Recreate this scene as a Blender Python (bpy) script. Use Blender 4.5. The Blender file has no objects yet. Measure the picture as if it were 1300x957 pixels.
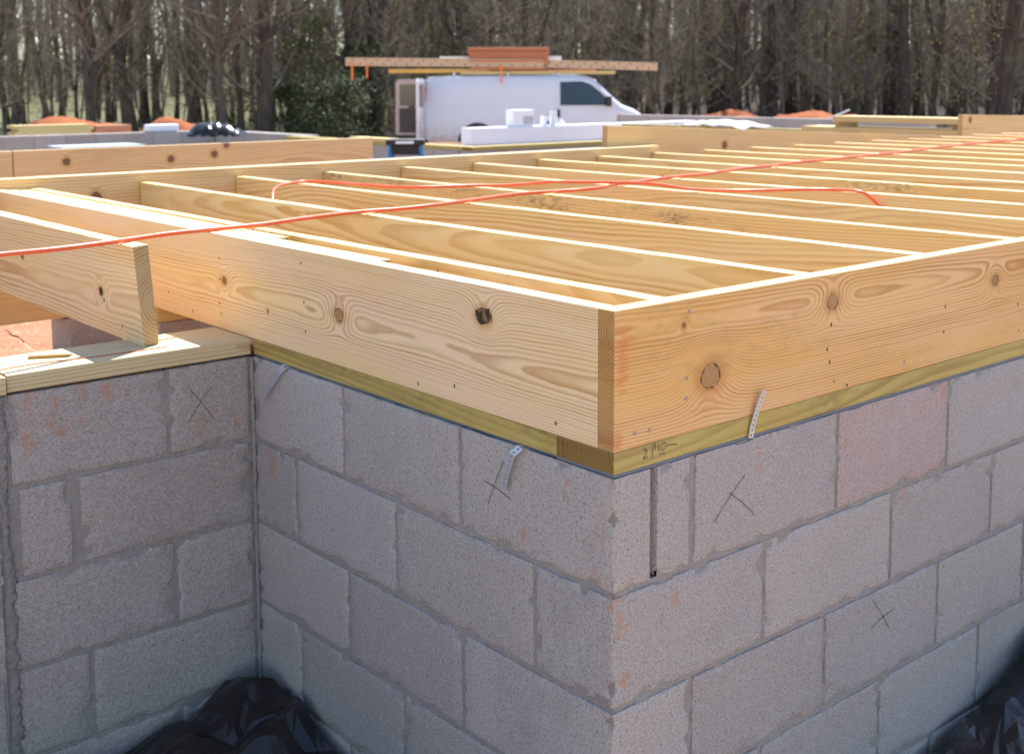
import bpy, bmesh, math, random
from math import radians, sin, cos, pi, sqrt, exp, atan2
from mathutils import Vector, Matrix, noise as mn

S = bpy.context.scene
COL = S.collection

# ---------------------------------------------------------------- camera
cam_d = bpy.data.cameras.new("camera")
cam = bpy.data.objects.new("camera", cam_d)
COL.objects.link(cam)
S.camera = cam
yaw, pitch, roll = 0.8674, -0.1129, -0.0039
fv = Vector((cos(pitch) * cos(yaw), cos(pitch) * sin(yaw), sin(pitch)))
rv = Vector((sin(yaw), -cos(yaw), 0))
uv = rv.cross(fv)
r2 = cos(roll) * rv + sin(roll) * uv
u2 = -sin(roll) * rv + cos(roll) * uv
mat = Matrix((r2, u2, -fv)).transposed().to_4x4()
mat.translation = Vector((-1.3956, -1.3887, 0.6482))
cam.matrix_world = mat
cam_d.sensor_fit = 'HORIZONTAL'
cam_d.sensor_width = 36
cam_d.lens = 1556.54 / 1300 * 36
cam_d.shift_y = -(478.5 - 282.55) / 1300
cam_d.clip_start = 0.05
cam_d.clip_end = 2000
cam_d.dof.use_dof = True
cam_d.dof.focus_distance = 2.25
cam_d.dof.aperture_fstop = 7.5

# ---------------------------------------------------------------- light
SUN_EL = radians(56)
SUN_AZ = Vector((0.85, 0.53)).normalized()
W = bpy.data.worlds.new("World")
S.world = W
W.use_nodes = True
nt = W.node_tree
bg = nt.nodes["Background"]
sky = nt.nodes.new("ShaderNodeTexSky")
sky.sky_type = 'NISHITA'
sky.sun_disc = False
sky.sun_elevation = SUN_EL
sky.sun_rotation = atan2(SUN_AZ.x, SUN_AZ.y)
sky.air_density = 1.0
sky.dust_density = 0.4
nt.links.new(sky.outputs[0], bg.inputs[0])
bg.inputs[1].default_value = 0.13
sun_d = bpy.data.lights.new("sun", 'SUN')
sun = bpy.data.objects.new("sun", sun_d)
COL.objects.link(sun)
sun_d.energy = 5.0
sun_d.angle = radians(0.55)
sun_d.color = (1.0, 0.965, 0.93)
sd = Vector((SUN_AZ.x * cos(SUN_EL), SUN_AZ.y * cos(SUN_EL), sin(SUN_EL)))
sun.rotation_euler = sd.to_track_quat('Z', 'Y').to_euler()
S.view_settings.view_transform = 'Standard'
S.view_settings.look = 'None'
S.view_settings.gamma = 1
S.view_settings.exposure = 1.2
S.render.engine = 'CYCLES'
S.cycles.use_denoising = True
S.cycles.max_bounces = 8
S.cycles.diffuse_bounces = 5

T = 0.28        # top of the joists above the top of the block wall
B = 0.043       # top of the sill plates
GND = -1.25     # far ground


# ---------------------------------------------------------------- helpers
def tag(o, label=None, cat=None, group=None, kind=None):
    if label: o["label"] = label
    if cat: o["category"] = cat
    if group: o["group"] = group
    if kind: o["kind"] = kind
    return o


def empty(name, loc=(0, 0, 0), rot=(0, 0, 0)):
    o = bpy.data.objects.new(name, None)
    COL.objects.link(o)
    o.location = loc
    o.rotation_euler = rot
    o.empty_display_size = 0.1
    return o


def mkobj(name, me, mat, parent=None, loc=None, rot=None):
    if isinstance(mat, (list, tuple)):
        for m in mat: me.materials.append(m)
    elif mat is not None and len(me.materials) == 0:
        me.materials.append(mat)
    o = bpy.data.objects.new(name, me)
    COL.objects.link(o)
    if loc is not None: o.location = loc
    if rot is not None: o.rotation_euler = rot
    if parent is not None: o.parent = parent
    return o


def copy_tree(o, parent=None):
    c = o.copy()
    COL.objects.link(c)
    if parent is not None: c.parent = parent
    for ch in list(o.children): copy_tree(ch, c)
    return c


class MB:
    def __init__(s):
        s.v = []; s.f = []; s.m = []

    def add(s, vs, fs, mi=0):
        n = len(s.v)
        s.v += [tuple(v) for v in vs]
        s.f += [tuple(i + n for i in f) for f in fs]
        s.m += [mi] * len(fs)

    def box(s, a, b, mi=0, M=None):
        x0, y0, z0 = a; x1, y1, z1 = b
        vs = [(x0, y0, z0), (x1, y0, z0), (x1, y1, z0), (x0, y1, z0), (x0, y0, z1), (x1, y0, z1), (x1, y1, z1), (x0, y1, z1)]
        if M: vs = [M @ Vector(v) for v in vs]
        s.add(vs, [(0, 3, 2, 1), (4, 5, 6, 7), (0, 1, 5, 4), (1, 2, 6, 5), (2, 3, 7, 6), (3, 0, 4, 7)], mi)

    def tube(s, pts, rad, n=8, mi=0, cap=True):
        pts = [Vector(p) for p in pts]
        if not hasattr(rad, '__len__'): rad = [rad] * len(pts)
        rings = []
        up = Vector((0.13, 0.27, 1)).normalized()
        vs = []
        for i, p in enumerate(pts):
            d = (pts[min(i + 1, len(pts) - 1)] - pts[max(i - 1, 0)])
            if d.length < 1e-9: d = Vector((0, 0, 1))
            d.normalize()
            a = d.cross(up)
            if a.length < 0.1: a = d.cross(Vector((1, 0.2, 0)))
            a.normalize(); b = d.cross(a)
            for k in range(n):
                t = 2 * pi * k / n
                vs.append(p + rad[i] * (cos(t) * a + sin(t) * b))
        fs = []
        for i in range(len(pts) - 1):
            for k in range(n):
                fs.append((i * n + k, i * n + (k + 1) % n, (i + 1) * n + (k + 1) % n, (i + 1) * n + k))
        if cap:
            fs.append(tuple(range(n - 1, -1, -1)))
            fs.append(tuple((len(pts) - 1) * n + k for k in range(n)))
        s.add(vs, fs, mi)

    def cyl(s, c, r, h, axis='z', n=24, mi=0, r1=None):
        c = Vector(c)
        ax = {'x': Vector((1, 0, 0)), 'y': Vector((0, 1, 0)), 'z': Vector((0, 0, 1))}[axis]
        s.tube([c, c + ax * h], [r, r if r1 is None else r1], n, mi)

    def mesh(s, name, smooth=False):
        me = bpy.data.meshes.new(name)
        me.from_pydata(s.v, [], s.f)
        if any(s.m): me.polygons.foreach_set("material_index", s.m)
        if smooth: me.polygons.foreach_set("use_smooth", [True] * len(s.f))
        me.update()
        return me

    def build(s, name, mat, parent=None, smooth=False, **k):
        return mkobj(name, s.mesh(name, smooth), mat, parent, **k)


def bev_mesh(name, boxes, r=0.002, seg=1, smooth=False):
    bm = bmesh.new()
    for a, b in boxes:
        g = bmesh.ops.create_cube(bm, size=1)
        for v in g['verts']:
            v.co = Vector([(a[i] + b[i]) / 2 + v.co[i] * (b[i] - a[i]) for i in range(3)])
    bmesh.ops.bevel(bm, geom=bm.edges[:], offset=r, segments=seg, profile=0.5, affect='EDGES', clamp_overlap=True)
    me = bpy.data.meshes.new(name)
    bm.to_mesh(me); bm.free()
    if smooth: me.polygons.foreach_set("use_smooth", [True] * len(me.polygons))
    return me


# ---------------------------------------------------------------- node helper
class NT:
    def __init__(s, name):
        s.mat = bpy.data.materials.new(name)
        s.mat.use_nodes = True
        s.t = s.mat.node_tree
        s.bsdf = s.t.nodes["Principled BSDF"]
        s.co = None

    def n(s, t, **k):
        x = s.t.nodes.new(t)
        for a, b in k.items(): setattr(x, a, b)
        return x

    def plug(s, sock, v):
        if v is None: return
        if isinstance(v, (int, float)): sock.default_value = v
        elif isinstance(v, (tuple, list)):
            d = sock.default_value
            sock.default_value = tuple(v) + ((1,) if len(d) == 4 and len(v) == 3 else ())
        else: s.t.links.new(v, sock)

    def m(s, op, a, b=None, c=None, clamp=False):
        x = s.n("ShaderNodeMath", operation=op)
        x.use_clamp = clamp
        for i, v in enumerate((a, b, c)):
            s.plug(x.inputs[i], v)
        return x.outputs[0]

    def add(s, a, b): return s.m('ADD', a, b)
    def sub(s, a, b): return s.m('SUBTRACT', a, b)
    def mul(s, a, b): return s.m('MULTIPLY', a, b)

    def xyz(s, v):
        x = s.n("ShaderNodeSeparateXYZ")
        s.plug(x.inputs[0], v)
        return x.outputs

    def comb(s, a, b, c):
        x = s.n("ShaderNodeCombineXYZ")
        for i, v in enumerate((a, b, c)): s.plug(x.inputs[i], v)
        return x.outputs[0]

    def noise(s, vec, scale, detail=2, rough=0.5, dim='3D'):
        x = s.n("ShaderNodeTexNoise", noise_dimensions=dim)
        s.plug(x.inputs['Vector'], vec)
        x.inputs['Scale'].default_value = scale
        x.inputs['Detail'].default_value = detail
        x.inputs['Roughness'].default_value = rough
        return x.outputs[0]

    def ramp(s, v, stops):
        x = s.n("ShaderNodeValToRGB")
        s.plug(x.inputs[0], v)
        e = x.color_ramp.elements
        while len(e) < len(stops): e.new(0.5)
        for i, (p, c) in enumerate(stops):
            e[i].position = p
            e[i].color = tuple(c) + (1,) if len(c) == 3 else c
        return x.outputs[0]

    def rng(s, v, a, b, c=0.0, d=1.0, smooth=True):
        x = s.n("ShaderNodeMapRange")
        x.interpolation_type = 'SMOOTHSTEP' if smooth else 'LINEAR'
        s.plug(x.inputs[0], v)
        for i, q in enumerate((a, b, c, d)): s.plug(x.inputs[i + 1], q)
        return x.outputs[0]

    def mix(s, f, a, b, blend='MIX'):
        x = s.n("ShaderNodeMix", data_type='RGBA', blend_type=blend)
        x.clamp_factor = True
        s.plug(x.inputs[0], f)
        s.plug(x.inputs[6], a)
        s.plug(x.inputs[7], b)
        return x.outputs[2]

    def bump(s, h, strength=0.3, dist=0.001, prev=None):
        x = s.n("ShaderNodeBump")
        x.inputs['Strength'].default_value = strength
        x.inputs['Distance'].default_value = dist
        s.plug(x.inputs['Height'], h)
        if prev is not None: s.plug(x.inputs['Normal'], prev)
        return x.outputs[0]

    def out(s, color=None, rough=None, normal=None, spec=None, metal=None):
        b = s.bsdf.inputs
        if color is not None: s.plug(b['Base Color'], color)
        if rough is not None: s.plug(b['Roughness'], rough)
        if normal is not None: s.plug(b['Normal'], normal)
        if spec is not None: s.plug(b['Specular IOR Level'], spec)
        if metal is not None: s.plug(b['Metallic'], metal)
        return s.mat


def simple(name, color, rough=0.6, metal=0.0, var=0.1, scale=8.0, spec=0.4, bump=0.0):
    t = NT(name)
    co = t.n("ShaderNodeTexCoord").outputs['Object']
    nz = t.noise(co, scale, 4, 0.6)
    c = t.mix(nz, [x * (1 - var) for x in color], [min(1, x * (1 + var)) for x in color])
    nr = t.bump(t.noise(co, scale * 8, 3), bump, 0.01) if bump else None
    return t.out(c, rough, nr, spec, metal)


# ---------------------------------------------------------------- wood
def wood(name, light, late, knots=(), rnd=True, freq=120, zc=0.0, h=0.05, slope=0.02, amp=0.03, late_mix=0.75,
         gknot=0.0, stain=0.0, blotch=0.0, stain_col=(0.16, 0.13, 0.07), pink=0.35, seed=0.0, rough=0.62, tints=(), krad=0.012, gold=0.0, gold_col=(0.80, 0.56, 0.23), endk=(0.66, 0.62, 0.56)):
    t = NT(name)
    co = t.n("ShaderNodeTexCoord").outputs['Object']
    x, y, z = t.xyz(co)
    if rnd:
        R = t.n("ShaderNodeObjectInfo").outputs['Random']
        r1 = t.m('FRACT', t.mul(R, 7.31)); r2_ = t.m('FRACT', t.mul(R, 31.7)); r3 = t.m('FRACT', t.mul(R, 113.3))
        xs = t.add(x, t.mul(R, 61.0))
        zcs = t.add(t.mul(t.sub(r1, 0.5), 0.34), zc + 0.11)
        hs = t.add(t.mul(r2_, 0.09), 0.02)
    else:
        R = 0.5; r3 = 0.5
        xs = t.add(x, seed); zcs = zc; hs = h
    w1 = t.noise(t.comb(t.mul(xs, 0.9), t.mul(y, 3), t.mul(z, 3.0)), 1.0, 2, 0.5)
    w2 = t.noise(t.comb(t.mul(xs, 3.0), t.mul(y, 14), t.mul(z, 14.0)), 1.0, 3, 0.55)
    w3 = t.noise(t.comb(t.mul(xs, 0.55), 3.7, 9.1), 1.0, 1, 0.5)
    dz = t.add(t.sub(z, zcs), t.mul(t.sub(w3, 0.5), amp * 4))
    dy = t.add(t.add(y, hs), t.mul(t.sub(w1, 0.5), amp * 2.2))
    dy = t.add(dy, t.mul(x, slope))
    r = t.m('SQRT', t.add(t.mul(dz, dz), t.mul(dy, dy)))
    r = t.add(r, t.mul(t.sub(w2, 0.5), 0.010))
    wob = t.sub(t.noise(t.comb(t.mul(xs, 1.0), y, z), 28, 3), 0.5)
    masks = []
    for (kx, kz, kr, dark, bend) in knots:
        ax = t.mul(t.sub(x, kx), 0.82); az = t.sub(z, kz)
        d = t.m('SQRT', t.add(t.mul(ax, ax), t.mul(az, az)))
        d = t.add(d, t.mul(wob, kr * 0.55))
        q = t.m('DIVIDE', d, kr * 2.6)
        r = t.add(r, t.mul(t.m('EXPONENT', t.mul(t.mul(q, q), -1.0)), bend))
        masks.append((d, kr, dark))
    if gknot > 0:
        vo = t.n("ShaderNodeTexVoronoi", voronoi_dimensions='2D', feature='F1')
        t.plug(vo.inputs['Vector'], t.comb(xs, t.add(z, t.mul(r3 if rnd else 0.37, 5.0)), 0.0))
        vo.inputs['Scale'].default_value = 3.2
        d = t.m('DIVIDE', vo.outputs['Distance'], 3.2)
        d = t.add(d, t.mul(wob, 0.007))
        sel = t.m('GREATER_THAN', t.xyz(vo.outputs['Color'])[0], 1 - gknot)
        q = t.m('DIVIDE', d, 0.035)
        r = t.add(r, t.mul(t.mul(t.m('EXPONENT', t.mul(t.mul(q, q), -1.0)), 0.03), sel))
        gd = t.add(d, t.mul(t.sub(1.0, sel), 10.0))
        masks.append((gd, krad, 0.6))
    ph = t.mul(r, freq)
    fr = t.m('FRACT', ph)
    ringid = t.m('FLOOR', ph)
    wn = t.n("ShaderNodeTexWhiteNoise", noise_dimensions='1D')
    t.plug(wn.inputs['W'], ringid)
    ring = t.rng(fr, 0.25, 0.82)
    ring2 = t.rng(fr, 0.90, 1.0, 1.0, 0.0)
    ring = t.mul(t.mul(ring, ring2), t.add(t.mul(wn.outputs[0], 0.6), 0.55))
    fib = t.noise(t.comb(t.mul(xs, 6), t.mul(y, 420), t.mul(z, 420)), 1.0, 2, 0.6)
    ring = t.mul(ring, t.add(t.mul(fib, 0.9), 0.5))
    ring = t.mul(ring, t.rng(t.noise(t.comb(t.mul(xs, 0.8), t.mul(y, 5), t.mul(z, 9)), 1.4, 3, 0.6), 0.25, 0.7, 0.25, 1.15))
    c = t.mix(t.mul(ring, late_mix), light, late)
    pk = [light[0] * 1.0, light[1] * 0.86, light[2] * 0.98]
    c = t.mix(t.mul(t.rng(t.noise(t.comb(t.mul(xs, 1.6), y, t.mul(z, 7)), 1.0, 3), 0.42, 0.65), pink), c, pk, 'MIX')
    c = t.mix(t.mul(t.rng(fib, 0.35, 0.75), 0.16), c, [v * 0.55 for v in light], 'MIX')
    if gold > 0:     # heartwood turning golden in long patches
        gl = t.rng(t.noise(t.comb(t.mul(xs, 0.9), y, t.mul(z, 6)), 1.6, 4, 0.6), 0.42, 0.62)
        c = t.mix(t.mul(gl, gold), c, t.mix(t.mul(ring, 0.7), gold_col, [late[0], late[1] * 0.9, late[2] * 0.6]))
    if blotch > 0:   # resin-rich darker golden streaks
        bl = t.rng(t.noise(t.comb(t.mul(xs, 1.3), y, t.mul(z, 12)), 1.0, 3, 0.6), 0.52, 0.72)
        c = t.mix(t.mul(bl, blotch), c, [late[0], late[1] * 0.95, late[2] * 0.8])
    if stain > 0:
        a = t.noise(t.comb(t.mul(xs, 1.1), y, t.mul(z, 6)), 1.3, 5, 0.7)
        b = t.noise(t.comb(t.mul(xs, 30), y, t.mul(z, 60)), 1.0, 3, 0.7)
        st = t.mul(t.rng(a, 0.50, 0.66), t.rng(b, 0.38, 0.62))
        c = t.mix(t.mul(st, stain), c, stain_col)
    for (tx, tz, sx, sz, col, am) in tints:
        ax = t.m('DIVIDE', t.sub(x, tx), sx); az = t.m('DIVIDE', t.sub(z, tz), sz)
        g = t.m('EXPONENT', t.mul(t.add(t.mul(ax, ax), t.mul(az, az)), -1.0))
        g = t.mul(t.m('GREATER_THAN', g, 0.05), t.rng(t.add(g, t.mul(t.sub(t.noise(t.comb(t.mul(xs, 9), y, t.mul(z, 26)), 2.0, 6, 0.75), 0.5), 3.0)), 0.45, 1.2))
        c = t.mix(t.mul(g, am), c, col)
    for (d, kr, dark) in masks:
        # amber halo, knot heart with its own rings, dark bark rim
        halo = t.rng(d, kr * 0.9, kr * 2.3, 0.55, 0.0)
        c = t.mix(halo, c, [late[0] * 0.95, late[1] * 0.78, late[2] * 0.6])
        inner = t.rng(d, kr * 0.86, kr * 1.0, 1.0, 0.0)
        kring = t.rng(t.m('FRACT', t.mul(d, 190)), 0.2, 0.9)
        kc = t.mix(kring, (0.46, 0.27, 0.11), (0.29, 0.15, 0.055))
        kc = t.mix(dark, kc, (0.07, 0.035, 0.015), 'MIX')
        c = t.mix(inner, c, kc)
        rim_ = t.mul(t.rng(d, kr * 0.8, kr * 0.96), t.rng(d, kr * 0.98, kr * 1.14, 1.0, 0.0))
        rim_ = t.mul(rim_, t.rng(t.noise(co, 60, 3), 0.35, 0.6))
        c = t.mix(rim_, c, (0.045, 0.022, 0.01))
    nrmx = t.m('ABSOLUTE', t.xyz(t.n('ShaderNodeTexCoord').outputs['Normal'])[0])
    c = t.mix(t.rng(nrmx, 0.8, 0.95), c, t.mix(1.0, c, endk, 'MULTIPLY'))
    hgt = t.add(t.mul(ring, 0.6), t.mul(fib, 0.5))
    nr = t.bump(hgt, 0.35, 0.0006)
    return t.out(c, t.add(t.mul(ring, -0.12), rough), nr, 0.35)


PINE_L = (0.78, 0.58, 0.345)
PINE_D = (0.60, 0.345, 0.14)
W_joist = wood("joist_pine", (0.80, 0.605, 0.30), (0.56, 0.33, 0.095), gknot=0.12, blotch=0.4, pink=0.08, freq=125, gold=0.7, late_mix=0.95)
W_joist_m = wood("joist_pine_mould", (0.78, 0.575, 0.265), (0.54, 0.32, 0.09), gknot=0.15, blotch=0.5, stain=0.85, pink=0.05, freq=125, gold=0.8, late_mix=0.95)
W_hero = wood("pine_rim_left", (0.81, 0.61, 0.365), (0.50, 0.28, 0.105), rnd=False, seed=3.3, zc=0.10, h=0.012, slope=0.007, amp=0.02,
              freq=210, late_mix=0.9,
              knots=[(0.341 - 0.038, 0.222 - B, 0.0150, 0.55, 0.030), (0.834 - 0.038, 0.155 - B, 0.0145, 0.05, 0.026),
                     (1.357 - 0.038, 0.167 - B, 0.0095, 0.55, 0.022), (1.143 - 0.038, 0.12 - B, 0.004, 0.3, 0.012)],
              pink=0.25, gold=0.45)
W_rim = wood("pine_rim_right", (0.75, 0.485, 0.21), (0.43, 0.20, 0.05), rnd=False, seed=11.2, zc=0.19, h=0.02, slope=0.012, amp=0.02,
             freq=165, late_mix=1.0,
             knots=[(0.24, 0.134 - B, 0.0215, -0.4, 0.045), (0.598, 0.225 - B, 0.0145, 0.0, 0.035), (0.168, 0.235 - B, 0.0045, 0.5, 0.01),
                    (1.22, 0.20 - B, 0.012, 0.2, 0.03)],
             pink=0.3, gold=0.75, gold_col=(0.70,0.41,0.12), blotch=0.35, stain=0.32, stain_col=(0.22, 0.17, 0.09),
             tints=[(0.02, 0.15, 0.022, 0.09, (0.62, 0.20, 0.06), 0.8), (0.01, 0.02, 0.02, 0.03, (0.55, 0.18, 0.06), 0.7)])
W_lean = wood("pine_leaning", (0.80, 0.61, 0.35), (0.42, 0.23, 0.08), rnd=False, seed=21.7, zc=0.09, h=0.025, slope=0.02, amp=0.03,
              freq=125, gold=0.5, late_mix=0.95,
              knots=[(1.529 - 1.305, 0.147 - B, 0.010, 0.8, 0.045), (2.078 - 1.305, 0.177 - B, 0.008, 0.7, 0.03), (1.42 - 1.305, 0.075 - B, 0.003, 0.3, 0.03)],
              pink=0.1)
W_rimback = wood("pine_rim_back", (0.72, 0.53, 0.27), (0.50, 0.29, 0.11), gknot=0.6, krad=0.021, blotch=0.35, pink=0.1, gold=0.4, freq=90)
W_treat = wood("treated_sill", (0.47, 0.37, 0.115), (0.25, 0.165, 0.04), gknot=0.10, blotch=0.5, pink=0.0, gold=0.5, gold_col=(0.42,0.30,0.07), endk=(0.5, 0.38, 0.3), stain=0.55, stain_col=(0.12, 0.10, 0.05), freq=85)
W_treat_d = wood("treated_sill_end", (0.36, 0.245, 0.075), (0.16, 0.09, 0.03), gknot=0.0, blotch=0.5, pink=0.0, stain=0.3, freq=120)
W_sillpale = wood("pale_sill", (0.62, 0.51, 0.29), (0.36, 0.26, 0.12), rnd=False, seed=5.0, zc=-0.05, h=0.02, slope=0.015, amp=0.05, freq=120, pink=0.1,
                  tints=[(0.55, 0.02, 0.05, 0.012, (0.3, 0.13, 0.06), 0.5)])
W_orange = wood("orange_planks", (0.56, 0.24, 0.12), (0.36, 0.11, 0.05), freq=60, pink=0.6, gold=0.8, gold_col=(0.62, 0.20, 0.07))
W_shim = wood("shim_wood", (0.66, 0.50, 0.22), (0.45, 0.30, 0.10), pink=0.0)


def board_mesh(L, t, h, r=0.0022, bow=0.0, crown=0.0, seed=0.0):
    me = bev_mesh("board", [((0, 0, 0), (L, t, h))], r, 2)
    if bow or crown:
        bm = bmesh.new(); bm.from_mesh(me)
        for k in range(1, 28):
            bmesh.ops.bisect_plane(bm, geom=bm.verts[:] + bm.edges[:] + bm.faces[:], plane_co=(L * k / 28, 0, 0), plane_no=(1, 0, 0))
        for v in bm.verts:
            u = v.co.x / L
            env = sin(pi * u)
            v.co.y += bow * env + .0016 * mn.noise(Vector((v.co.x * 2.5, seed, 0))) * env
            if v.co.z > h * .5: v.co.z += crown * env + .0012 * mn.noise(Vector((v.co.x * 5, seed, 3)))
        bm.to_mesh(me); bm.free()
    return me


# ---------------------------------------------------------------- concrete block material
def concrete(name, stains=(), base=(0.375, 0.345, 0.322), mortar=False, coord='world'):
    t = NT(name)
    P = t.n("ShaderNodeNewGeometry").outputs['Position'] if coord == 'world' else t.n("ShaderNodeTexCoord").outputs['Object']
    at = t.n("ShaderNodeAttribute", attribute_name="tint")
    n1 = t.noise(P, 4.0, 5, 0.6)
    n2 = t.noise(P, 38, 4, 0.65)
    n3 = t.noise(P, 240, 3, 0.75)
    n4 = t.noise(P, 520, 2, 0.7)
    vo = t.n("ShaderNodeTexVoronoi", feature='F1')
    t.plug(vo.inputs['Vector'], P)
    vo.inputs['Scale'].default_value = 140
    if mortar:
        c = t.mix(n2, [v * 0.80 for v in base], [v * 1.12 for v in base])
        c = t.mix(t.rng(n3, 0.4, 0.7), c, [v * 0.6 for v in base])
        c = t.mix(t.mul(t.rng(n1, 0.45, 0.6), 0.6), c, (base[0] * 0.80, base[1] * 0.79, base[2] * 0.76))
    else:
        c = t.mix(n1, [v * 0.90 for v in base], [v * 1.10 for v in base])
        c = t.mix(1.0, c, at.outputs['Color'], 'MULTIPLY')
        c = t.mix(t.mul(t.rng(n2, 0.45, 0.75), 0.35), c, [base[0] * 1.25, base[1] * 1.22, base[2] * 1.2])
        c = t.mix(t.mul(t.rng(n3, 0.48, 0.62), 0.6), c, [v * 0.52 for v in base])
        c = t.mix(t.mul(t.rng(n4, 0.52, 0.66), 0.5), c, [min(1, v * 1.8) for v in base])
        pit = t.mul(t.rng(vo.outputs['Distance'], 0.12, 0.3, 1.0, 0.0), t.m('GREATER_THAN', t.xyz(vo.outputs['Color'])[0], 0.88))
        c = t.mix(t.mul(pit, 0.5), c, [v * 0.35 for v in base])
        n5 = t.noise(P, 120, 4, 0.8)
        c = t.mix(t.mul(t.rng(n5, 0.5, 0.66), 0.4), c, [v * 0.6 for v in base])
        c = t.mix(t.mul(t.rng(n5, 0.5, 0.34), 0.3), c, [v * 1.5 for v in base])
    if not mortar:   # thin mortar wiped over the face near some joints, long dark weathering
        sm2 = t.mul(t.rng(t.noise(P, 6.5, 4, 0.7), 0.54, 0.68), t.rng(n2, 0.35, 0.6))
        c = t.mix(t.mul(sm2, 0.35), c, (0.42, 0.40, 0.37))
        dk = t.rng(t.noise(P, 2.7, 5, 0.7), 0.55, 0.72)
        c = t.mix(t.mul(dk, 0.3), c, [v * 0.62 for v in base])
    # dried red clay, in named spots and as faint smears
    x, y, z = t.xyz(P)
    nn = t.noise(P, 55, 5, 0.75)
    nb = t.noise(P, 9, 4, 0.7)
    g = None
    for (sx, sy, sz, sr) in stains:
        a = t.m('DIVIDE', t.sub(x, sx), sr); b = t.m('DIVIDE', t.sub(y, sy), sr); cc = t.m('DIVIDE', t.sub(z, sz), sr * 1.5)
        q = t.m('EXPONENT', t.mul(t.add(t.add(t.mul(a, a), t.mul(b, b)), t.mul(cc, cc)), -1.0))
        g = q if g is None else t.m('MAXIMUM', g, q)
    if g is not None:
        mk = t.mul(t.m('GREATER_THAN', g, 0.04), t.rng(t.add(g, t.mul(t.sub(nn, 0.5), 3.4)), 0.62, 1.35))
        c = t.mix(t.mul(mk, 0.55), c, (0.46, 0.18, 0.07))
    sm = t.mul(t.rng(nb, 0.56, 0.72), t.rng(nn, 0.42, 0.62))
    c = t.mix(t.mul(sm, 0.28), c, (0.44, 0.22, 0.13))
    hgt = t.add(t.mul(n3, 0.7), t.mul(n2, 0.8)) if mortar else t.sub(t.add(t.mul(n3, 0.55), t.mul(n4, 0.4)), t.mul(pit, 0.8))
    nr = t.bump(hgt, 0.75 if not mortar else 0.9, 0.0022)
    return t.out(c, 0.92, nr, 0.15)


L = 1.2263
st_R = [(.378, 0, -.033, .018), (.38, 0, -.06, .012), (.153, 0, -.246, .022), (.12, 0, -.285, .02), (.022, 0, -.254, .03), (.03, 0, -.36, .02), (.187, 0, -.03, .025),
        (.20, 0, -.075, .012), (1.02, 0, -.025, .03), (.88, 0, -.229, .03), (.003, 0, -.21, .03), (.10, 0, -.01, .03)]
st_L = [(0, .113, -.035, .014), (0, .117, -.06, .012), (0, .117, -.1, .009), (0, .031, -.099, .02), (0, 1.144, -.251, .045), (0, .229, -.163, .022), (0, 1.16, -.22, .03),
        (0, .05, -.2, .03), (0, .01, -.23, .03)]
st_B = [(-.41, L, -.016, .03), (-.36, L, -.02, .03), (-.474, L, -.03, .03), (-.316, L, -.032, .018), (-.54, L, -.11, .035), (-.461, L, -.104, .02), (-.107, L, -.124, .02),
        (-.138, L, -.147, .025), (-.047, L, -.154, .015), (-.48, L, -.07, .035), (-.42, L, -.09, .02), (-.53, L, -.02, .03)]
M_blk_R = concrete("block_right", st_R)
M_blk_L = concrete("block_left", st_L)
M_blk_B = concrete("block_return", st_B, base=(0.375, 0.343, 0.318))
M_blk = concrete("block_plain", ())
M_mor = concrete("mortar", (), base=(0.345, 0.32, 0.298), mortar=True)
M_mor_R = concrete("mortar_right", st_R[2:6], base=(0.345, 0.32, 0.298), mortar=True)


def rough_block(bm, tints, poly, z0, z1, tint, fine=True, seed=0):
    """prism over a top-view polygon, bevelled, its edges slightly chipped"""
    b2 = bmesh.new()
    vb = [b2.verts.new((p[0], p[1], z0)) for p in poly]
    f = b2.faces.new(vb)
    r = bmesh.ops.extrude_face_region(b2, geom=[f])
    for v in r['geom']:
        if isinstance(v, bmesh.types.BMVert): v.co.z = z1
    bmesh.ops.recalc_face_normals(b2, faces=b2.faces[:])
    if fine:
        xs = [p[0] for p in poly]; ys = [p[1] for p in poly]
        lx0, lx1, ly0, ly1 = min(xs), max(xs), min(ys), max(ys)
        bmesh.ops.bevel(b2, geom=b2.edges[:], offset=0.0035, segments=2, profile=0.5, affect='EDGES')
        for k in range(3):
            es = [e for e in b2.edges if e.calc_length() > 0.022]
            if not es: break
            bmesh.ops.subdivide_edges(b2, edges=es, cuts=1 if k else 3, use_grid_fill=True)
        for v in b2.verts:
            p = v.co
            d = min(abs(p.z - z0), abs(p.z - z1))
            dx = min(abs(p.x - lx0), abs(p.x - lx1)); dy = min(abs(p.y - ly0), abs(p.y - ly1))
            ds = sorted((d, dx, dy))
            nz = mn.noise(p * 34 + Vector((seed, 0, 0)))
            nv = mn.noise_vector(p * 60 + Vector((seed, 5, 0)))
            v.co = p + nv * 0.0007
            if ds[1] < 0.006 and nz > 0.12:
                c = Vector(((lx0 + lx1) / 2, (ly0 + ly1) / 2, (z0 + z1) / 2))
                dirv = (c - p)
                s = min(0.008, (nz - 0.12) * 0.022)
                k = Vector((0, 0, 0))
                if dx < 0.006: k.x = math.copysign(1, dirv.x)
                if dy < 0.006: k.y = math.copysign(1, dirv.y)
                if d < 0.006: k.z = math.copysign(1, dirv.z)
                v.co += k * s
    else:
        bmesh.ops.bevel(b2, geom=b2.edges[:], offset=0.004, segments=1, affect='EDGES')
    me = bpy.data.meshes.new("tmp"); b2.to_mesh(me); b2.free()
    n0 = len(bm.faces)
    bm.from_mesh(me)
    bpy.data.meshes.remove(me)
    tints += [tint] * (len(bm.faces) - n0)


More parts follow.
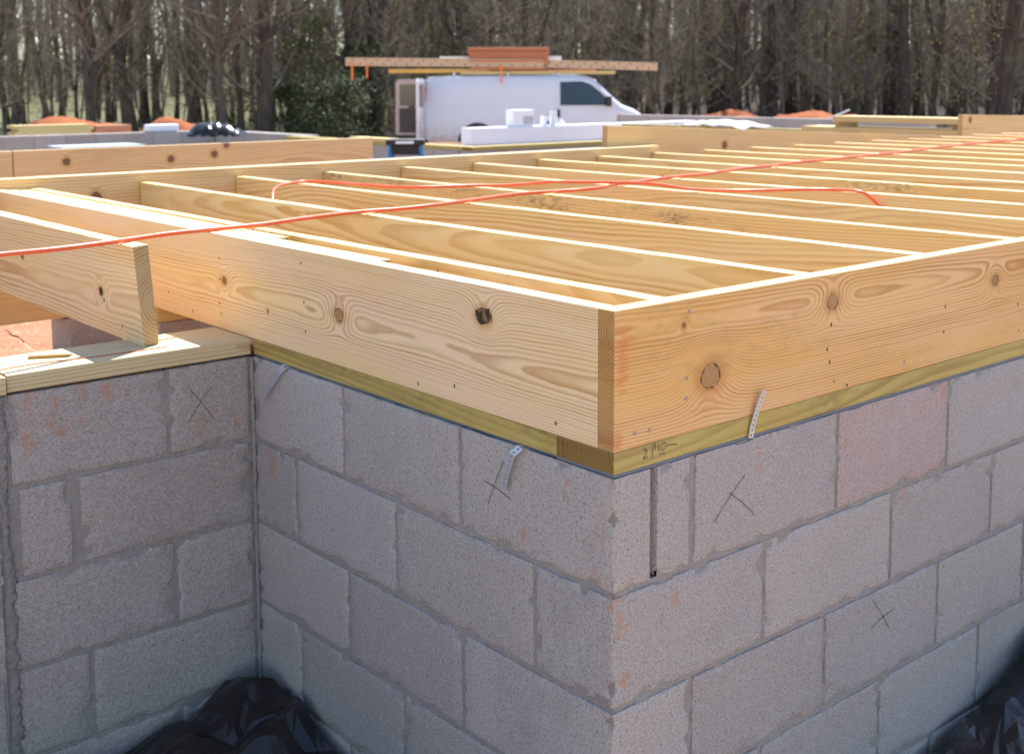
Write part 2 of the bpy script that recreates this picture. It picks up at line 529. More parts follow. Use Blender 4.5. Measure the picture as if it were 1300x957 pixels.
def finish_blocks(name, bm, tints, mat, parent, loc):
    me = bpy.data.meshes.new(name)
    bmesh.ops.translate(bm, verts=bm.verts[:], vec=-Vector(loc))
    bm.to_mesh(me); bm.free()
    a = me.attributes.new("tint", 'FLOAT_COLOR', 'FACE')
    a.data.foreach_set("color", [c for t in tints for c in (*t, 1.0)])
    me.polygons.foreach_set("use_smooth", [True] * len(me.polygons))
    try: me.set_sharp_from_angle(angle=radians(35))
    except Exception: pass
    return mkobj(name, me, mat, parent)


rs = random.Random(7)


def rt(k=None):
    if k: return k
    g = 1 + rs.uniform(-0.13, 0.10)
    w = rs.uniform(-0.02, 0.02)
    return (g * (1 + w), g, g * (1 - w))


H8 = 0.2032
J = 0.005
ZR = [0, -H8, -2 * H8, -3 * H8, -4 * H8, -5 * H8]


def mortar_sheet(mb, o, du, dv, nu, nv, nrm, seed, amp=0.0034, off=0.0046, skip=None):
    o = Vector(o); du = Vector(du); dv = Vector(dv); nrm = Vector(nrm)
    vs = []; fs = []
    for j in range(nv + 1):
        for i in range(nu + 1):
            p = o + du * (i / nu) + dv * (j / nv)
            k = mn.noise(p * 26 + Vector((seed, 0, 0))) * 0.6 + mn.noise(p * 75) * 0.4
            vs.append(p - nrm * (off - amp * k))
    for j in range(nv):
        for i in range(nu):
            a = j * (nu + 1) + i
            if skip and skip((vs[a] + vs[a + nu + 2]) / 2): continue
            fs.append((a, a + 1, a + nu + 2, a + nu + 1))
    mb.add(vs, fs)


# right wall (runs along +X, face y = 0); left wall (runs along +Y, face x = 0); return wall (face y = L, runs to -X)
wallR = tag(empty("block_wall", (0.2, 0, ZR[5])), "grey concrete block wall right of the near corner, one pinkish block in its top course", "block wall", "block foundation walls")
wallL = tag(empty("block_wall", (0, 0, ZR[5])), "grey block wall running left from the near corner, two short metal straps hanging on it", "block wall", "block foundation walls")
wallB = tag(empty("block_wall", (-0.3, L, ZR[5])), "shaded grey block wall at far left, red clay smears on its top course", "block wall", "block foundation walls")

DP = 0.194
PK = (1.13, 0.93, 0.90)
# ---- right wall
bm = bmesh.new(); tn = []
rows = [[.199, .627, 1.039, 1.445], [0, .403, .828, 1.242], [.199, .601, 1.021, 1.409], [0, .40, .803, 1.209], [.199, .60, 1.01, 1.41]]
for i, js in enumerate(rows):
    js = list(js)
    while js[-1] < 8.4: js.append(js[-1] + 0.4064)
    for k in range(len(js) - 1):
        a = js[k] + (J if js[k] > 0 else 0); b = js[k + 1] - J
        tt = PK if (i == 0 and k == 1) else rt()
        if i == 0 and k == 0: tt = (0.97, 0.97, 0.98)
        rough_block(bm, tn, [(a, 0), (b, 0), (b, DP), (a, DP)], ZR[i + 1] + J, ZR[i] - (J if i else 0.001), tt, js[k] < 1.5, i * 9 + k)
finish_blocks("blocks", bm, tn, M_blk_R, wallR, (0.2, 0, ZR[5]))
mb = MB()
mortar_sheet(mb, (0.001, 0, ZR[5]), (1.649, 0, 0), (0, 0, -ZR[5] - 0.002), 240, 150, (0, -1, 0), 3, skip=lambda p: .082 < p.x < .114 and p.z > -.1985)
mortar_sheet(mb, (1.65, 0, ZR[5]), (6.7, 0, 0), (0, 0, -ZR[5] - 0.002), 200, 30, (0, -1, 0), 3)
mb.box((0.2, 0.012, ZR[5]), (8.35, DP - 0.012, -0.006)); mb.box((0.012, 0.008, ZR[5]), (.1995, DP - .012, -.2005))
me = mb.mesh("mortar", True)
me.transform(Matrix.Translation(-Vector((0.2, 0, ZR[5]))))
mkobj("mortar", me, M_mor_R, wallR)

# ---- left wall
bm = bmesh.new(); tn = []
rows = [[0, .414, .826, L], [.206, .631, 1.03, L], [0, .41, .816, L], [.206, .61, 1.025, L], [0, .41, .82, L]]
for i, js in enumerate(rows):
    for k in range(len(js) - 1):
        a = js[k] + (J if js[k] > 0 else 0); b = js[k + 1] - (J if js[k + 1] < L else 0.004)
        z0 = ZR[i + 1] + J; z1 = ZR[i] - (J if i else 0.001)
        if i % 2 == 0 and k == 0:
            if i == 0:   # corner block whose right end shows an open sash slot
                poly = [(0, 0), (.0900, 0), (.0900, .024), (.1065, .024), (.1065, 0), (.189, 0), (.189, b), (0, b)]
                rough_block(bm, tn, poly, z0, z1, (1.03, 1.02, 1.0), True, 77)
            else:
                rough_block(bm, tn, [(0, 0), (.194, 0), (.194, b), (0, b)], z0, z1, rt(), True, 78)
        else:
            if k == 0 and i % 2 == 1: a = .194 + 2 * J
            rough_block(bm, tn, [(0, a), (DP, a), (DP, b), (0, b)], z0, z1, rt(), True, 30 + i * 7 + k)
finish_blocks("blocks", bm, tn, M_blk_L, wallL, (0, 0, ZR[5]))
mb = MB()
mortar_sheet(mb, (0, 0.001, ZR[5]), (0, L, 0), (0, 0, -ZR[5] - 0.002), 190, 150, (-1, 0, 0), 8)
mb.box((0.0125, 0.21, ZR[5] + .001), (DP - 0.012, L + 0.15, -0.007))
me = mb.mesh("mortar", True)
me.transform(Matrix.Translation(-Vector((0, 0, ZR[5]))))
mkobj("mortar", me, M_mor, wallL)

# ---- return wall
bm = bmesh.new(); tn = []
rows = [[-.578, -.217, 0], [-.565, -.433, 0], [-.60, -.211, 0], [-.60, -.419, 0], [-.6, -.21, 0]]
for i, js in enumerate(rows):
    for k in range(len(js) - 1):
        a = js[k] + J; b = js[k + 1] - (J if js[k + 1] < 0 else 0.012)
        if i == 1 and k == 0: b -= 0.012
        rough_block(bm, tn, [(a, L), (b, L), (b, L + DP), (a, L + DP)], ZR[i + 1] + J, ZR[i] - (J if i else 0.001), rt(), True, 60 + i * 7 + k)
# the piece that stands a little proud at the left edge
for i in range(5):
    off = (.14, .33, .18, .36, .2)[i]
    e = -(.598, .60, .605, .61, .62)[i]
    js = [e - off - .4 * q for q in range(9, -1, -1)] + [e]
    for k in range(len(js) - 1):
        rough_block(bm, tn, [(js[k] + J, L - .022), (js[k + 1] - J, L - .022), (js[k + 1] - J, L + .17), (js[k] + J, L + .17)],
                    ZR[i + 1] + J, ZR[i] - (J if i else .001), rt(), k > 7, 160 + i * 7 + k)
finish_blocks("blocks", bm, tn, M_blk_B, wallB, (-0.3, L, ZR[5]))
mb = MB()
mortar_sheet(mb, (-.62, L, ZR[5]), (.618, 0, 0), (0, 0, -ZR[5] - 0.002), 110, 150, (0, -1, 0), 12, amp=0.0046)
mortar_sheet(mb, (-4.5, L - .022, ZR[5]), (3.89, 0, 0), (0, 0, -ZR[5] - 0.002), 300, 60, (0, -1, 0), 12)
mb.box((-4.5, L + 0.012, ZR[5]), (-0.002, L + DP - 0.03, -0.006))
# thick smeared mortar down the step and the inner corner fillet
for (x0, yy, w, am) in ((-.597, L + .001, .017, .006), (-.001, L - .001, .006, .001)):
    n = 16; m = 300
    vs = []
    for q in range(m):
        z = ZR[5] + (-ZR[5] - .004) * q / (m - 1)
        c = Vector((x0 + mn.noise(Vector((z * 9, x0, 1))) * am, yy, z))
        for k in range(n):
            a = 2 * pi * k / n
            d = Vector((cos(a), sin(a) * .55, 0))
            rr_ = w * (1 + (.45 * (-z) if x0 < -.3 else 0)) * (.85 + .45 * mn.noise(Vector((z * 24, cos(a) * 1.5, sin(a) * 1.5 + x0))) + .40 * mn.noise(Vector((z * 80, cos(a) * 4, sin(a) * 4))) + .18 * mn.noise(Vector((z * 230, cos(a) * 9, sin(a) * 9))))
            vs.append(c + d * rr_)
    mb.add(vs, [(q * n + k, q * n + (k + 1) % n, (q + 1) * n + (k + 1) % n, (q + 1) * n + k) for q in range(m - 1) for k in range(n)])
me = mb.mesh("mortar", True)
me.transform(Matrix.Translation(-Vector((-0.3, L, ZR[5]))))
mkobj("mortar", me, M_mor, wallB)

# pencilled crosses on the blocks (marks of the mason)
M_pencil = simple("pencil_line", (0.07, 0.065, 0.07), 0.8)


def stroke(mb, pts, w, nrm):
    """thin flat ribbon lying 0.6 mm proud of a face"""
    nrm = Vector(nrm)
    P = [Vector(p) for p in pts]
    vs = []; fs = []
    for i, p in enumerate(P):
        d = (P[min(i + 1, len(P) - 1)] - P[max(i - 1, 0)]).normalized()
        s = d.cross(nrm).normalized() * w * 0.5 * (0.6 + 0.8 * abs(mn.noise(p * 90)))
        vs += [p + s + nrm * 0.0015, p - s + nrm * 0.0015]
    for i in range(len(P) - 1): fs.append((2 * i, 2 * i + 1, 2 * i + 3, 2 * i + 2))
    mb.add(vs, fs)


def cross(parent, origin, a, b, c, d, plane):
    mb = MB()
    for p, q in ((a, b), (c, d)):
        pts = []
        for k in range(9):
            s = k / 8
            u = p[0] + (q[0] - p[0]) * s; v = p[1] + (q[1] - p[1]) * s + 0.003 * sin(s * 3)
            pts.append({'R': (u, 0, v), 'L': (0, u, v), 'B': (u, L, v)}[plane])
        stroke(mb, pts, 0.0016, (-1, 0, 0) if plane == 'L' else (0, -1, 0))
    me = mb.mesh("pencil_cross")
    me.transform(Matrix.Translation(-Vector(origin)))
    mkobj("pencil_cross", me, M_pencil, parent)


cross(wallR, (.2, 0, ZR[5]), (.338, -.066), (.252, -.138), (.294, -.089), (.368, -.148), 'R')
cross(wallR, (.2, 0, ZR[5]), (.767, -.428), (.83, -.507), (.849, -.469), (.762, -.487), 'R')
cross(wallB, (-.3, L, ZR[5]), (-.17, -.047), (-.104, -.138), (-.109, -.057), (-.168, -.132), 'B')
cross(wallL, (0, 0, ZR[5]), (.282, -.037), (.328, -.131), (.339, -.088), (.26, -.105), 'L')

# ---------------------------------------------------------------- terrain
def clay(name, a, b, c, grass=False):
    t = NT(name)
    P = t.n("ShaderNodeNewGeometry").outputs['Position']
    n1 = t.noise(P, 0.6, 6, 0.6); n2 = t.noise(P, 9, 6, 0.7); n3 = t.noise(P, 60, 3, 0.7)
    col = t.mix(n2, a, b)
    col = t.mix(t.rng(n3, 0.5, 0.7), col, c)
    if grass:
        x, y, z = t.xyz(P)
        u = t.add(t.mul(x, cos(yaw)), t.mul(y, sin(yaw)))
        g = t.rng(t.add(u, t.mul(n1, 10)), 36, 48)
        ng = t.noise(P, 0.12, 4, 0.6)
        gc = t.mix(n2, (0.085, 0.09, 0.04), (0.15, 0.145, 0.08))
        lf = t.mix(n2, (0.04, 0.03, 0.022), (0.08, 0.058, 0.042))
        lat = t.sub(t.mul(x, sin(yaw)), t.mul(y, cos(yaw)))
        gg = t.mix(t.rng(t.add(lat, t.mul(ng, 24)), -4, 6), gc, lf)
        col = t.mix(g, col, gg)
    nr = t.bump(t.add(n2, t.mul(n3, 0.4)), 0.9, 0.02)
    return t.out(col, 0.95, nr, 0.1)


M_clay = clay("red_clay", (0.36, 0.22, 0.15), (0.46, 0.31, 0.23), (0.52, 0.38, 0.29), True)
M_clay_i = clay("red_clay_inside", (0.30, 0.125, 0.07), (0.38, 0.19, 0.115), (0.46, 0.29, 0.20))


def gz(x, y):
    c = Vector((x + 1.3956, y + 1.3887))
    f2 = Vector((cos(yaw), sin(yaw)))
    d = c.dot(f2); lat = c.dot(Vector((sin(yaw), -cos(yaw))))
    near = max(0.0, min(1.0, (9 - d) / 6))
    z = GND + 0.36 * near * near * (3 - 2 * near)
    if d > 70: z += 0.032 * (d - 70) * (0.9 + 0.4 * mn.noise(Vector((lat * 0.01, 3, 1)))) * (1 if lat > -12 else .75)
    if d > 12: z += 0.12 * mn.noise(Vector((x * 0.15, y * 0.15, 0)))
    return z


mb = MB()
xs_ = sorted(set([-1200, -600, -300, -150, -80] + [-50 + 2.5 * i for i in range(61)] + [110, 130, 160, 200, 300, 600, 1200]))
vs = [(x, y, gz(x, y)) for y in xs_ for x in xs_]
n = len(xs_)
fs = [(j * n + i, j * n + i + 1, (j + 1) * n + i + 1, (j + 1) * n + i) for j in range(n - 1) for i in range(n - 1)]
mb.add(vs, fs)
o = mb.build("ground", M_clay, smooth=True)
o["kind"] = "structure"

mb = MB()
def dirt_patch(x0, x1, y0, y1, step):
    nx = int((x1 - x0) / step); ny = int((y1 - y0) / step)
    vs = []
    for j in range(ny + 1):
        for i in range(nx + 1):
            x = x0 + (x1 - x0) * i / nx; y = y0 + (y1 - y0) * j / ny
            vs.append((x, y, -0.32 + 0.03 * mn.noise(Vector((x * 2, y * 2, 0))) + 0.022 * mn.noise(Vector((x * 9, y * 9, 2))) + 0.008 * mn.noise(Vector((x * 40, y * 40, 2)))))
    mb.add(vs, [(j * (nx + 1) + i, j * (nx + 1) + i + 1, (j + 1) * (nx + 1) + i + 1, (j + 1) * (nx + 1) + i) for j in range(ny) for i in range(nx)])
dirt_patch(0.17, 10.2, 0.17, 7.0, 0.06)
dirt_patch(-4.4, 0.165, L + .17, 7.0, 0.035)
o = mb.build("crawl_space_dirt", M_clay_i, smooth=True)
o["kind"] = "structure"

# ---------------------------------------------------------------- sill sealer, sill plates
M_foam = simple("sill_foam", (0.13, 0.17, 0.23), 0.6, var=0.1)


def place_board(name, Lx, t, h, loc, axis, mat, label, cat, group=None, tilt=0.0, lean=0.0, r=0.0022):
    """axis 'x': board runs to +X, face at y=loc.y; axis 'y': board runs to +Y, near face at x=loc.x"""
    me = board_mesh(Lx, t, h, r)
    if axis == 'x':
        o = mkobj(name, me, mat, loc=loc, rot=(0, -tilt, 0))
    else:
        o = mkobj(name, me, mat, loc=(loc[0] + t, loc[1], loc[2]), rot=(lean, -tilt, pi / 2))
    return tag(o, label, cat, group)


G_SILL = "sill plates bolted on the block walls"
sillR = place_board("sill_plate", 8.3, .14, .038, (0, 0, .005), 'x', W_treat, "greenish treated sill plate under the right hand rim board, pencil writing near the corner", "sill plate", G_SILL)
sillL = place_board("sill_plate", 1.08, .14, .038, (0.001, .1405, .005), 'y', W_treat, "greenish treated sill plate under the big knotty board left of the corner", "sill plate", G_SILL)
sillB = place_board("sill_plate", .57, .19, .038, (-.575, L - .004, .005), 'x', W_sillpale, "pale sunlit sill plate carrying the leaning joist and the pencil", "sill plate", G_SILL)
sillE = place_board("sill_plate", 3.6, .19, .038, (-4.18, L - .018, .005), 'x', W_sillpale, "short end of pale sill plate at the left edge, butted against the longer one", "sill plate", G_SILL)
mb = MB()
mb.box((.003, .001, .0005), (8.3, .142, .0048)); sl = mb.build("sealer_strip", M_foam, sillR, loc=(0, 0, -.005))
mb = MB()
mb.box((0, 0, 0), (1.08, .134, .0046)); sl = mb.build("sealer_strip", M_foam, sillL, loc=(0, -.0005, -.0048))

# pencilled writing on the right sill:  2 | P P
mb = MB()
def glyph(x0, z0, w, h, strokes):
    for st in strokes:
        pts = []
        for i in range(len(st) - 1):
            for k in range(5):
                s = k / 4
                a, b = st[i], st[i + 1]
                pts.append((x0 + w * (a[0] + (b[0] - a[0]) * s), 0, z0 + h * (a[1] + (b[1] - a[1]) * s)))
        stroke(mb, pts, 0.0016, (0, -1, 0))
glyph(.068, .0135, .012, .018, [[(0.1, .85), (.45, 1), (.8, .85), (.7, .55), (.1, .05), (.5, .15), (1, .1)]])
glyph(.090, .0115, .010, .023, [[(0, 0), (.15, .5), (.3, .95), (.8, 1.05), (.9, .8), (.7, .55)]])
glyph(.1045, .0145, .006, .018, [[(0, .9), (.2, .55), (.5, .35)], [(.5, 1), (.9, .4)]])
glyph(.1125, .0105, .013, .022, [[(0.15, .45), (.2, .95), (.7, 1.05), (1, .85), (.7, .55), (.2, .4)], [(-.3, .15), (.3, .22), (.9, .1)]])
glyph(.126, .0115, .03, .018, [[(0, .75), (.3, .85), (.6, .75), (.9, .7)]])
mb.build("pencil_writing", M_pencil, sillR)

# ---------------------------------------------------------------- floor frame
rimR = place_board("rim_joist", 8.3, .038, T - B, (0, 0, B), 'x', W_rim, "orange tinged rim board on the right of the corner, two large round knots", "rim joist", "rim boards round the floor frame")
big = place_board("rim_joist", 3.06, .038, T - B, (0, .0385, B), 'y', W_hero, "pale rim board left of the corner with a broken dark knot near its end", "rim joist", "rim boards round the floor frame")
ply2 = place_board("floor_joist", 2.34, .038, T - B - .001, (.0435, .753, B - .002), 'y', W_joist, "second ply of the tripled board at left, ending nearest the corner", "floor joist", "floor joists of the near frame")
ply3 = place_board("floor_joist", 1.84, .038, T - B - .002, (.0865, 1.255, B - .003), 'y', W_joist, "short innermost ply of the tripled board at left, a sunlit notch at its end", "floor joist", "floor joists of the near frame")

ordn = ["first", "second", "third", "fourth", "fifth", "sixth", "seventh", "eighth", "ninth", "tenth", "eleventh", "twelfth", "thirteenth",
        "fourteenth", "fifteenth", "sixteenth", "seventeenth", "eighteenth", "nineteenth", "twentieth"]
GJ = "floor joists of the near frame"
jm = board_mesh(3.06, .038, T - B)
rj = random.Random(4)
special = {3: "mouldy floor joist with a long dark stain, fourth full joist from the left",
           2: "third full floor joist from the left, crossed by both orange hoses near its far end",
           0: "first full floor joist, lying against the tripled board at left"}
for k in range(20):
    x0 = .1579 - .0190 + .4064 * k + (rj.uniform(-.004, .004) if k > 1 else 0)
    if k == 0: x0 = .1300
    me = board_mesh(3.06, .038, T - B, bow=rj.uniform(-.007, .007) if k > 1 else 0, crown=rj.uniform(-.003, .0015) if k else .0005, seed=k * 3.1)
    mould = k in (0, 3, 6, 14)
    o = mkobj("floor_joist", me, W_joist_m if mould else W_joist, loc=(x0 + .038, .0385, B), rot=(0, 0, pi / 2))
    if k > 2: o.rotation_euler.x = rj.uniform(-.012, .012)
    o.location.z += rj.uniform(-.0025, .0)
    lab = special.get(k) or ("%s full floor joist counted from the tripled board at left%s" % (ordn[k], ", with mould stains" if mould else ""))
    tag(o, lab, "floor joist", GJ)

k0 = [o for o in bpy.data.objects if o.get('label') == special[0]][0]
# far rim boards
rim1 = place_board("rim_joist", 5.6, .076, .272, (-2.15, 3.105, B), 'x', W_rimback, "long rim board closing the far ends of the near floor joists", "rim joist", "rim boards round the floor frame")
tb = place_board("rim_joist", 4.9, .038, .235, (3.13, 3.184, .192), 'x', W_rimback, "pinkish rim board behind the joists, its left end raised above the others", "rim joist", "rim boards round the floor frame", tilt=-.0463)
tb2 = place_board("rim_joist", 4.2, .038, .235, (6.87, 3.30, .175), 'x', W_rimback, "upper rim board at the right edge, standing above the stacked planks", "rim joist", "rim boards round the floor frame", tilt=-.028)
for (xx, ln) in ((-2.6, 3.52), (.925, 2.42)):
    place_board("rim_joist", ln, .038, .238, (xx, 5.68, B), 'x', W_rimback,
                "knotty rim board across the far end of the second bay, blue ladder at its right" if xx > 0 else "darker rim board at the left edge, butted to the knotty one across the second bay",
                "rim joist", "rim boards round the floor frame")
place_board("sill_plate", 6.2, .14, .038, (-2.6, 5.66, .005), 'x', W_treat, "treated sill plate under the knotty rim board of the second bay", "sill plate", G_SILL)

# the leaning joist on the return sill and the header behind it
lean = place_board("floor_joist", 2.3, .038, .237, (-.236, 1.305, B + .002), 'y', W_lean, "leaning floor joist with swirling grain and growth rings on its cut end, left edge", "floor joist", None, lean=radians(-4.5))
place_board("girder", 10.4, .076, .236, (-2.2, 3.03, -.195), 'x', W_joist, "dropped wooden girder on block piers under the far ends of the joists", "girder")

# nails and nail holes
M_nail = simple("nail_steel", (0.32, 0.30, 0.29), 0.4, metal=0.8, var=0.2)
M_hole = simple("nail_hole", (0.06, 0.035, 0.02), 0.9)


def nails(parent, pts, holes):
    """pts: (along, height, shiny) on the near face; nail heads are shallow discs, holes dark dimples"""
    for u, z, sh in pts:
        mb = MB()
        r = 0.0034 if sh else 0.0026
        c = Vector((u, -0.0004, z))
        if sh:
            mb.cyl((u, -.0011, z), r, .0014, 'y', 12)
            mb.build("nail", M_nail, parent)
        else:
            vs = [(u + 0.0022 * cos(a) * (1 + .2 * sin(3 * a)), -.0004, z + .0042 * sin(a)) for a in [2 * pi * q / 10 for q in range(10)]]
            vs2 = [(u + 0.0012 * cos(a), .0010, z + .0026 * sin(a)) for a in [2 * pi * q / 10 for q in range(10)]]
            mb.add(vs + vs2, [tuple(range(9, -1, -1))] + [(q, (q + 1) % 10, 10 + (q + 1) % 10, 10 + q) for q in range(10)])
            mb.build("nail", M_hole, parent)


nails(rimR, [(a, b - B, s) for a, b, s in ((.181, .257, 1), (.177, .141, 1), (.176, .105, 1), (.049, .067, 1), (.084, .066, 1), (.595, .18, 0), (.584, .132, 0),
      (.593, .106, 0), (.61, .065, 1), (.653, .05, 0), (1.01, .165, 0), (1.008, .11, 0), (.857, .065, 1), (1.338, .068, 1), (1.329, .132, 0))], 0)
holder = empty("nails", (0, 0, 0)); holder.parent = big
bpy.data.objects.remove(holder)
for a, b, s in ((.987, .251, 0), (.978, .163, 0), (.974, .097, 0), (1.383, .22, 0), (1.382, .168, 0), (1.386, .106, 0), (1.379, .081, 0), (.141, .064, 1),
                (.546, .058, 0), (.428, .076, 0), (1.68, .098, 0), (1.707, .245, 0), (1.537, .065, 0)):
    mb = MB()
    u = a - .0385; z = b - B
    if s:
        mb.cyl((u, .0375, z), .0034, .0016, 'y', 12)
    else:
        vs = [(u + .0022 * cos(q) * (1 + .25 * sin(2 * q)), .0384, z + .0040 * sin(q)) for q in [2 * pi * w / 10 for w in range(10)]]
        mb.add(vs, [tuple(range(10))])
    mb.build("nail", M_nail if s else M_hole, big)
# the broken knot: a torn hollow with splinters beside it
def torn(parent, u, z, yf, sgn, w, hgt, seed):
    rr = random.Random(seed)
    mb = MB()
    for q in range(4):
        du = rr.uniform(-w, w); dz = rr.uniform(-hgt, hgt) * .5
        n = 11; l = rr.uniform(.5, 1) * hgt; ww = rr.uniform(.3, .6) * w
        vs = []
        for e in range(n):
            an = 2 * pi * e / n
            k = rr.uniform(.6, 1.15)
            vs.append((u + du + ww * cos(an) * k, yf + sgn * .0012 * (1 + q * .2), z + dz + l * sin(an) * k))
        mb.add(vs, [tuple(range(n)) if sgn > 0 else tuple(range(n - 1, -1, -1))])
    return mb.build("torn_knot", M_knot, parent)
M_knot = simple("torn_knot_bark", (0.055, 0.03, 0.014), 0.85, var=0.5, scale=160)
torn(big, .352 - .0385, .221 - B, .038, 1, .010, .012, 3)
torn(big, .322 - .0385, .226 - B, .038, 1, .007, .014, 5)
torn(big, .340 - .0385, .212 - B, .038, 1, .014, .004, 6)
torn(k0, .62, .20, .038, 1, .010, .02, 14)
torn(lean, 1.529 - 1.305, .147 - B, .038, 1, .005, .011, 8)
torn(lean, 1.515 - 1.305, .128 - B, .038, 1, .004, .006, 9)

# ---------------------------------------------------------------- perforated straps
M_galv = simple("galvanised_steel", (0.50, 0.52, 0.55), 0.42, metal=0.55, var=0.15, scale=40)


def strap(path, width, label):
    """perforated strap following a centre path; each cell is a square ring round a hole"""
    P = [Vector(p) for p in path]
    # arc-length resample
    pts = [P[0]]
    step = width * 0.62
    acc = 0
    for i in range(len(P) - 1):
        d = P[i + 1] - P[i]; l = d.length; n = max(1, round(l / step))
        for k in range(1, n + 1): pts.append(P[i] + d * k / n)
    side0 = strap.side
    base = pts[0].copy()
    mb = MB()
    for i in range(len(pts) - 1):
        a, b = pts[i] - base, pts[i + 1] - base
        d = (b - a); c = (a + b) / 2
        s = side0.normalized() * width / 2
        h = d / 2
        outer = []; inner = []
        for k in range(8):
            t = 2 * pi * k / 8
            ca, sa = cos(t), sin(t)
            m = max(abs(ca), abs(sa))
            outer.append(c + s * (ca / m) + h * (sa / m))
            inner.append(c + s.normalized() * (width * .17 * ca) + d.normalized() * (width * .17 * sa))
        mb.add(outer + inner, [(k, (k + 1) % 8, 8 + (k + 1) % 8, 8 + k) for k in range(8)])
    o = mb.build("metal_strap", M_galv, loc=base)
    m = o.modifiers.new("t", 'SOLIDIFY'); m.thickness = .0012
    return tag(o, label, "metal strap", "perforated anchor straps")


strap.side = Vector((0, .75, .66))
strap([(.02, 1.055, .004), (-.008, 1.060, .004), (-.014, 1.075, -.012), (-.016, 1.12, -.055), (-.018, 1.155, -.092)], .014, "perforated metal strap bent down under the sill beside the inner corner")
strap.side = Vector((0, 1, .3))
strap([(.02, .222, .002), (-.006, .230, .002), (-.014, .243, -.012), (-.012, .262, -.05), (-.010, .275, -.086)], .016, "perforated metal strap hanging on the wall beside a pencilled cross, left of the corner")
strap.side = Vector((1, 0, -.2))
strap([(.349, .01, .001), (.350, -.004, .002), (.354, -.0045, .022), (.364, -.008, .055), (.377, -.012, .087)], .014, "perforated metal strap bent upwards over the sill, right of the corner")

# ---------------------------------------------------------------- hoses
def orange_mat():
    t = NT("orange_rubber")
    co = t.n("ShaderNodeTexCoord").outputs['Object']
    c = t.mix(t.rng(t.noise(co, 14, 4, 0.7), .45, .7), (0.82, 0.125, 0.035), (0.72, 0.20, 0.10))
    return t.out(c, 0.33, t.bump(t.noise(co, 90, 2), .1, .001), .5)


M_hose = orange_mat()


def crom(P, n=6):
    P = [Vector(p) for p in P]
    out = []
    for i in range(len(P) - 1):
        p0 = P[max(i - 1, 0)]; p1 = P[i]; p2 = P[i + 1]; p3 = P[min(i + 2, len(P) - 1)]
        for k in range(n):
            t = k / n
            out.append(0.5 * ((2 * p1) + (-p0 + p2) * t + (2 * p0 - 5 * p1 + 4 * p2 - p3) * t * t + (-p0 + 3 * p1 - 3 * p2 + p3) * t ** 3))
    out.append(P[-1])
    return out


def smooth_path(P, it=2):
    P = [Vector(p) for p in P]
    for _ in range(it):
        Q = P[:]
        for i in range(1, len(P) - 1): Q[i] = (P[i - 1] + P[i] * 2 + P[i + 1]) / 4
        P = Q
    return P


def hose(P, r, label):
    P = crom(P)
    b = P[0].copy()
    mb = MB(); mb.tube([p - b for p in P], r, 10)
    return tag(mb.build("orange_hose", M_hose, smooth=True, loc=b), label, "hose", "orange hoses over the joists")


zh = T + .0062
A = [(-.82, 1.28), (-.647, 1.298), (-.544, 1.319), (-.44, 1.329), (-.343, 1.35), (-.23, 1.384), (-.11, 1.422), (.015, 1.442), (.157, 1.457), (.31, 1.497), (.505, 1.544),
     (.67, 1.545), (.812, 1.553), (1.003, 1.611), (1.231, 1.667), (1.418, 1.659), (1.498, 1.645), (1.612, 1.660), (1.722, 1.722), (1.825, 1.745), (2.129, 1.815), (2.367, 1.85),
     (2.662, 1.925), (2.917, 1.967), (3.239, 2.03), (3.503, 2.05), (3.882, 2.10), (4.203, 2.15), (4.993, 2.31), (5.476, 2.38), (6.044, 2.42), (7.2, 2.5), (7.9, 2.6)]
pa = [(x, y, zh + (.004 * mn.noise(Vector((x * 4, 1, 1))))) for x, y in A]
pa = [(-1.3, 1.6, -.28), (-1.15, 1.42, -.22), (-.98, 1.31, .1)] + pa
hose(pa, .0060, "long orange hose running from the left edge across all the joists to the far right")
Bp = [(.769, 2.45), (.90, 2.60), (.99, 2.64), (1.04, 2.52), (1.045, 2.36), (1.06, 2.2), (1.11, 2.1), (1.212, 2.073), (1.337, 2.04), (1.44, 1.954), (1.543, 1.858),
      (1.64, 1.76), (1.72, 1.68), (1.745, 1.54), (1.765, 1.39), (1.82, 1.26), (1.932, 1.19), (2.06, 1.15), (2.13, 1.08), (2.12, .97)]
pb = [(.64, 2.22, .06), (.645, 2.26, .18), (.69, 2.34, .268)]
pb += [(p.x, p.y, zh + (.011 if 1.5 < p.x < 1.75 else 0)) for p in smooth_path([Vector((a, b, 0)) for a, b in Bp], 1)]
pb += [(2.14, .93, .262), (2.16, .89, .20), (2.165, .87, .05)]
hose(pb, .0055, "shorter orange hose looping over the middle joists, its ends dropping between them")

# carpenter's pencil and a chalk-red string on the sill
M_pcl = simple("pencil_wood", (0.40, 0.24, 0.07), 0.5)
o = empty("pencil", (-.485, 1.352, B + .0035), (0, 0, radians(-26)))
tag(o, "flat yellow carpenter's pencil lying on the sunlit sill at left", "pencil")
mb = MB(); mb.tube([(0, 0, 0), (.082, 0, 0)], .0042, 6); mb.build("pencil_body", M_pcl, o)
mb = MB(); mb.tube([(.082, 0, 0), (.094, 0, 0)], [.0042, .001], 6); mb.build("pencil_tip", simple("pencil_tip", (.25, .14, .06)), o)
M_str = simple("red_string", (0.45, 0.07, 0.04), 0.8)
mb = MB(); mb.tube(crom([(-.75, 1.25, B + .002), (-.62, 1.262, B + .002), (-.56, 1.278, B + .002), (-.50, 1.285, B + .002), (-.38, 1.27, B + .002), (-.2, 1.262, B + .0015)]), .0011, 5)
mb.v = [(x + .6, y - 1.26, z - B) for x, y, z in mb.v]
tag(mb.build("chalk_string", M_str, loc=(-.6, 1.26, B)), "thin red string lying along the sill at the left edge", "string")

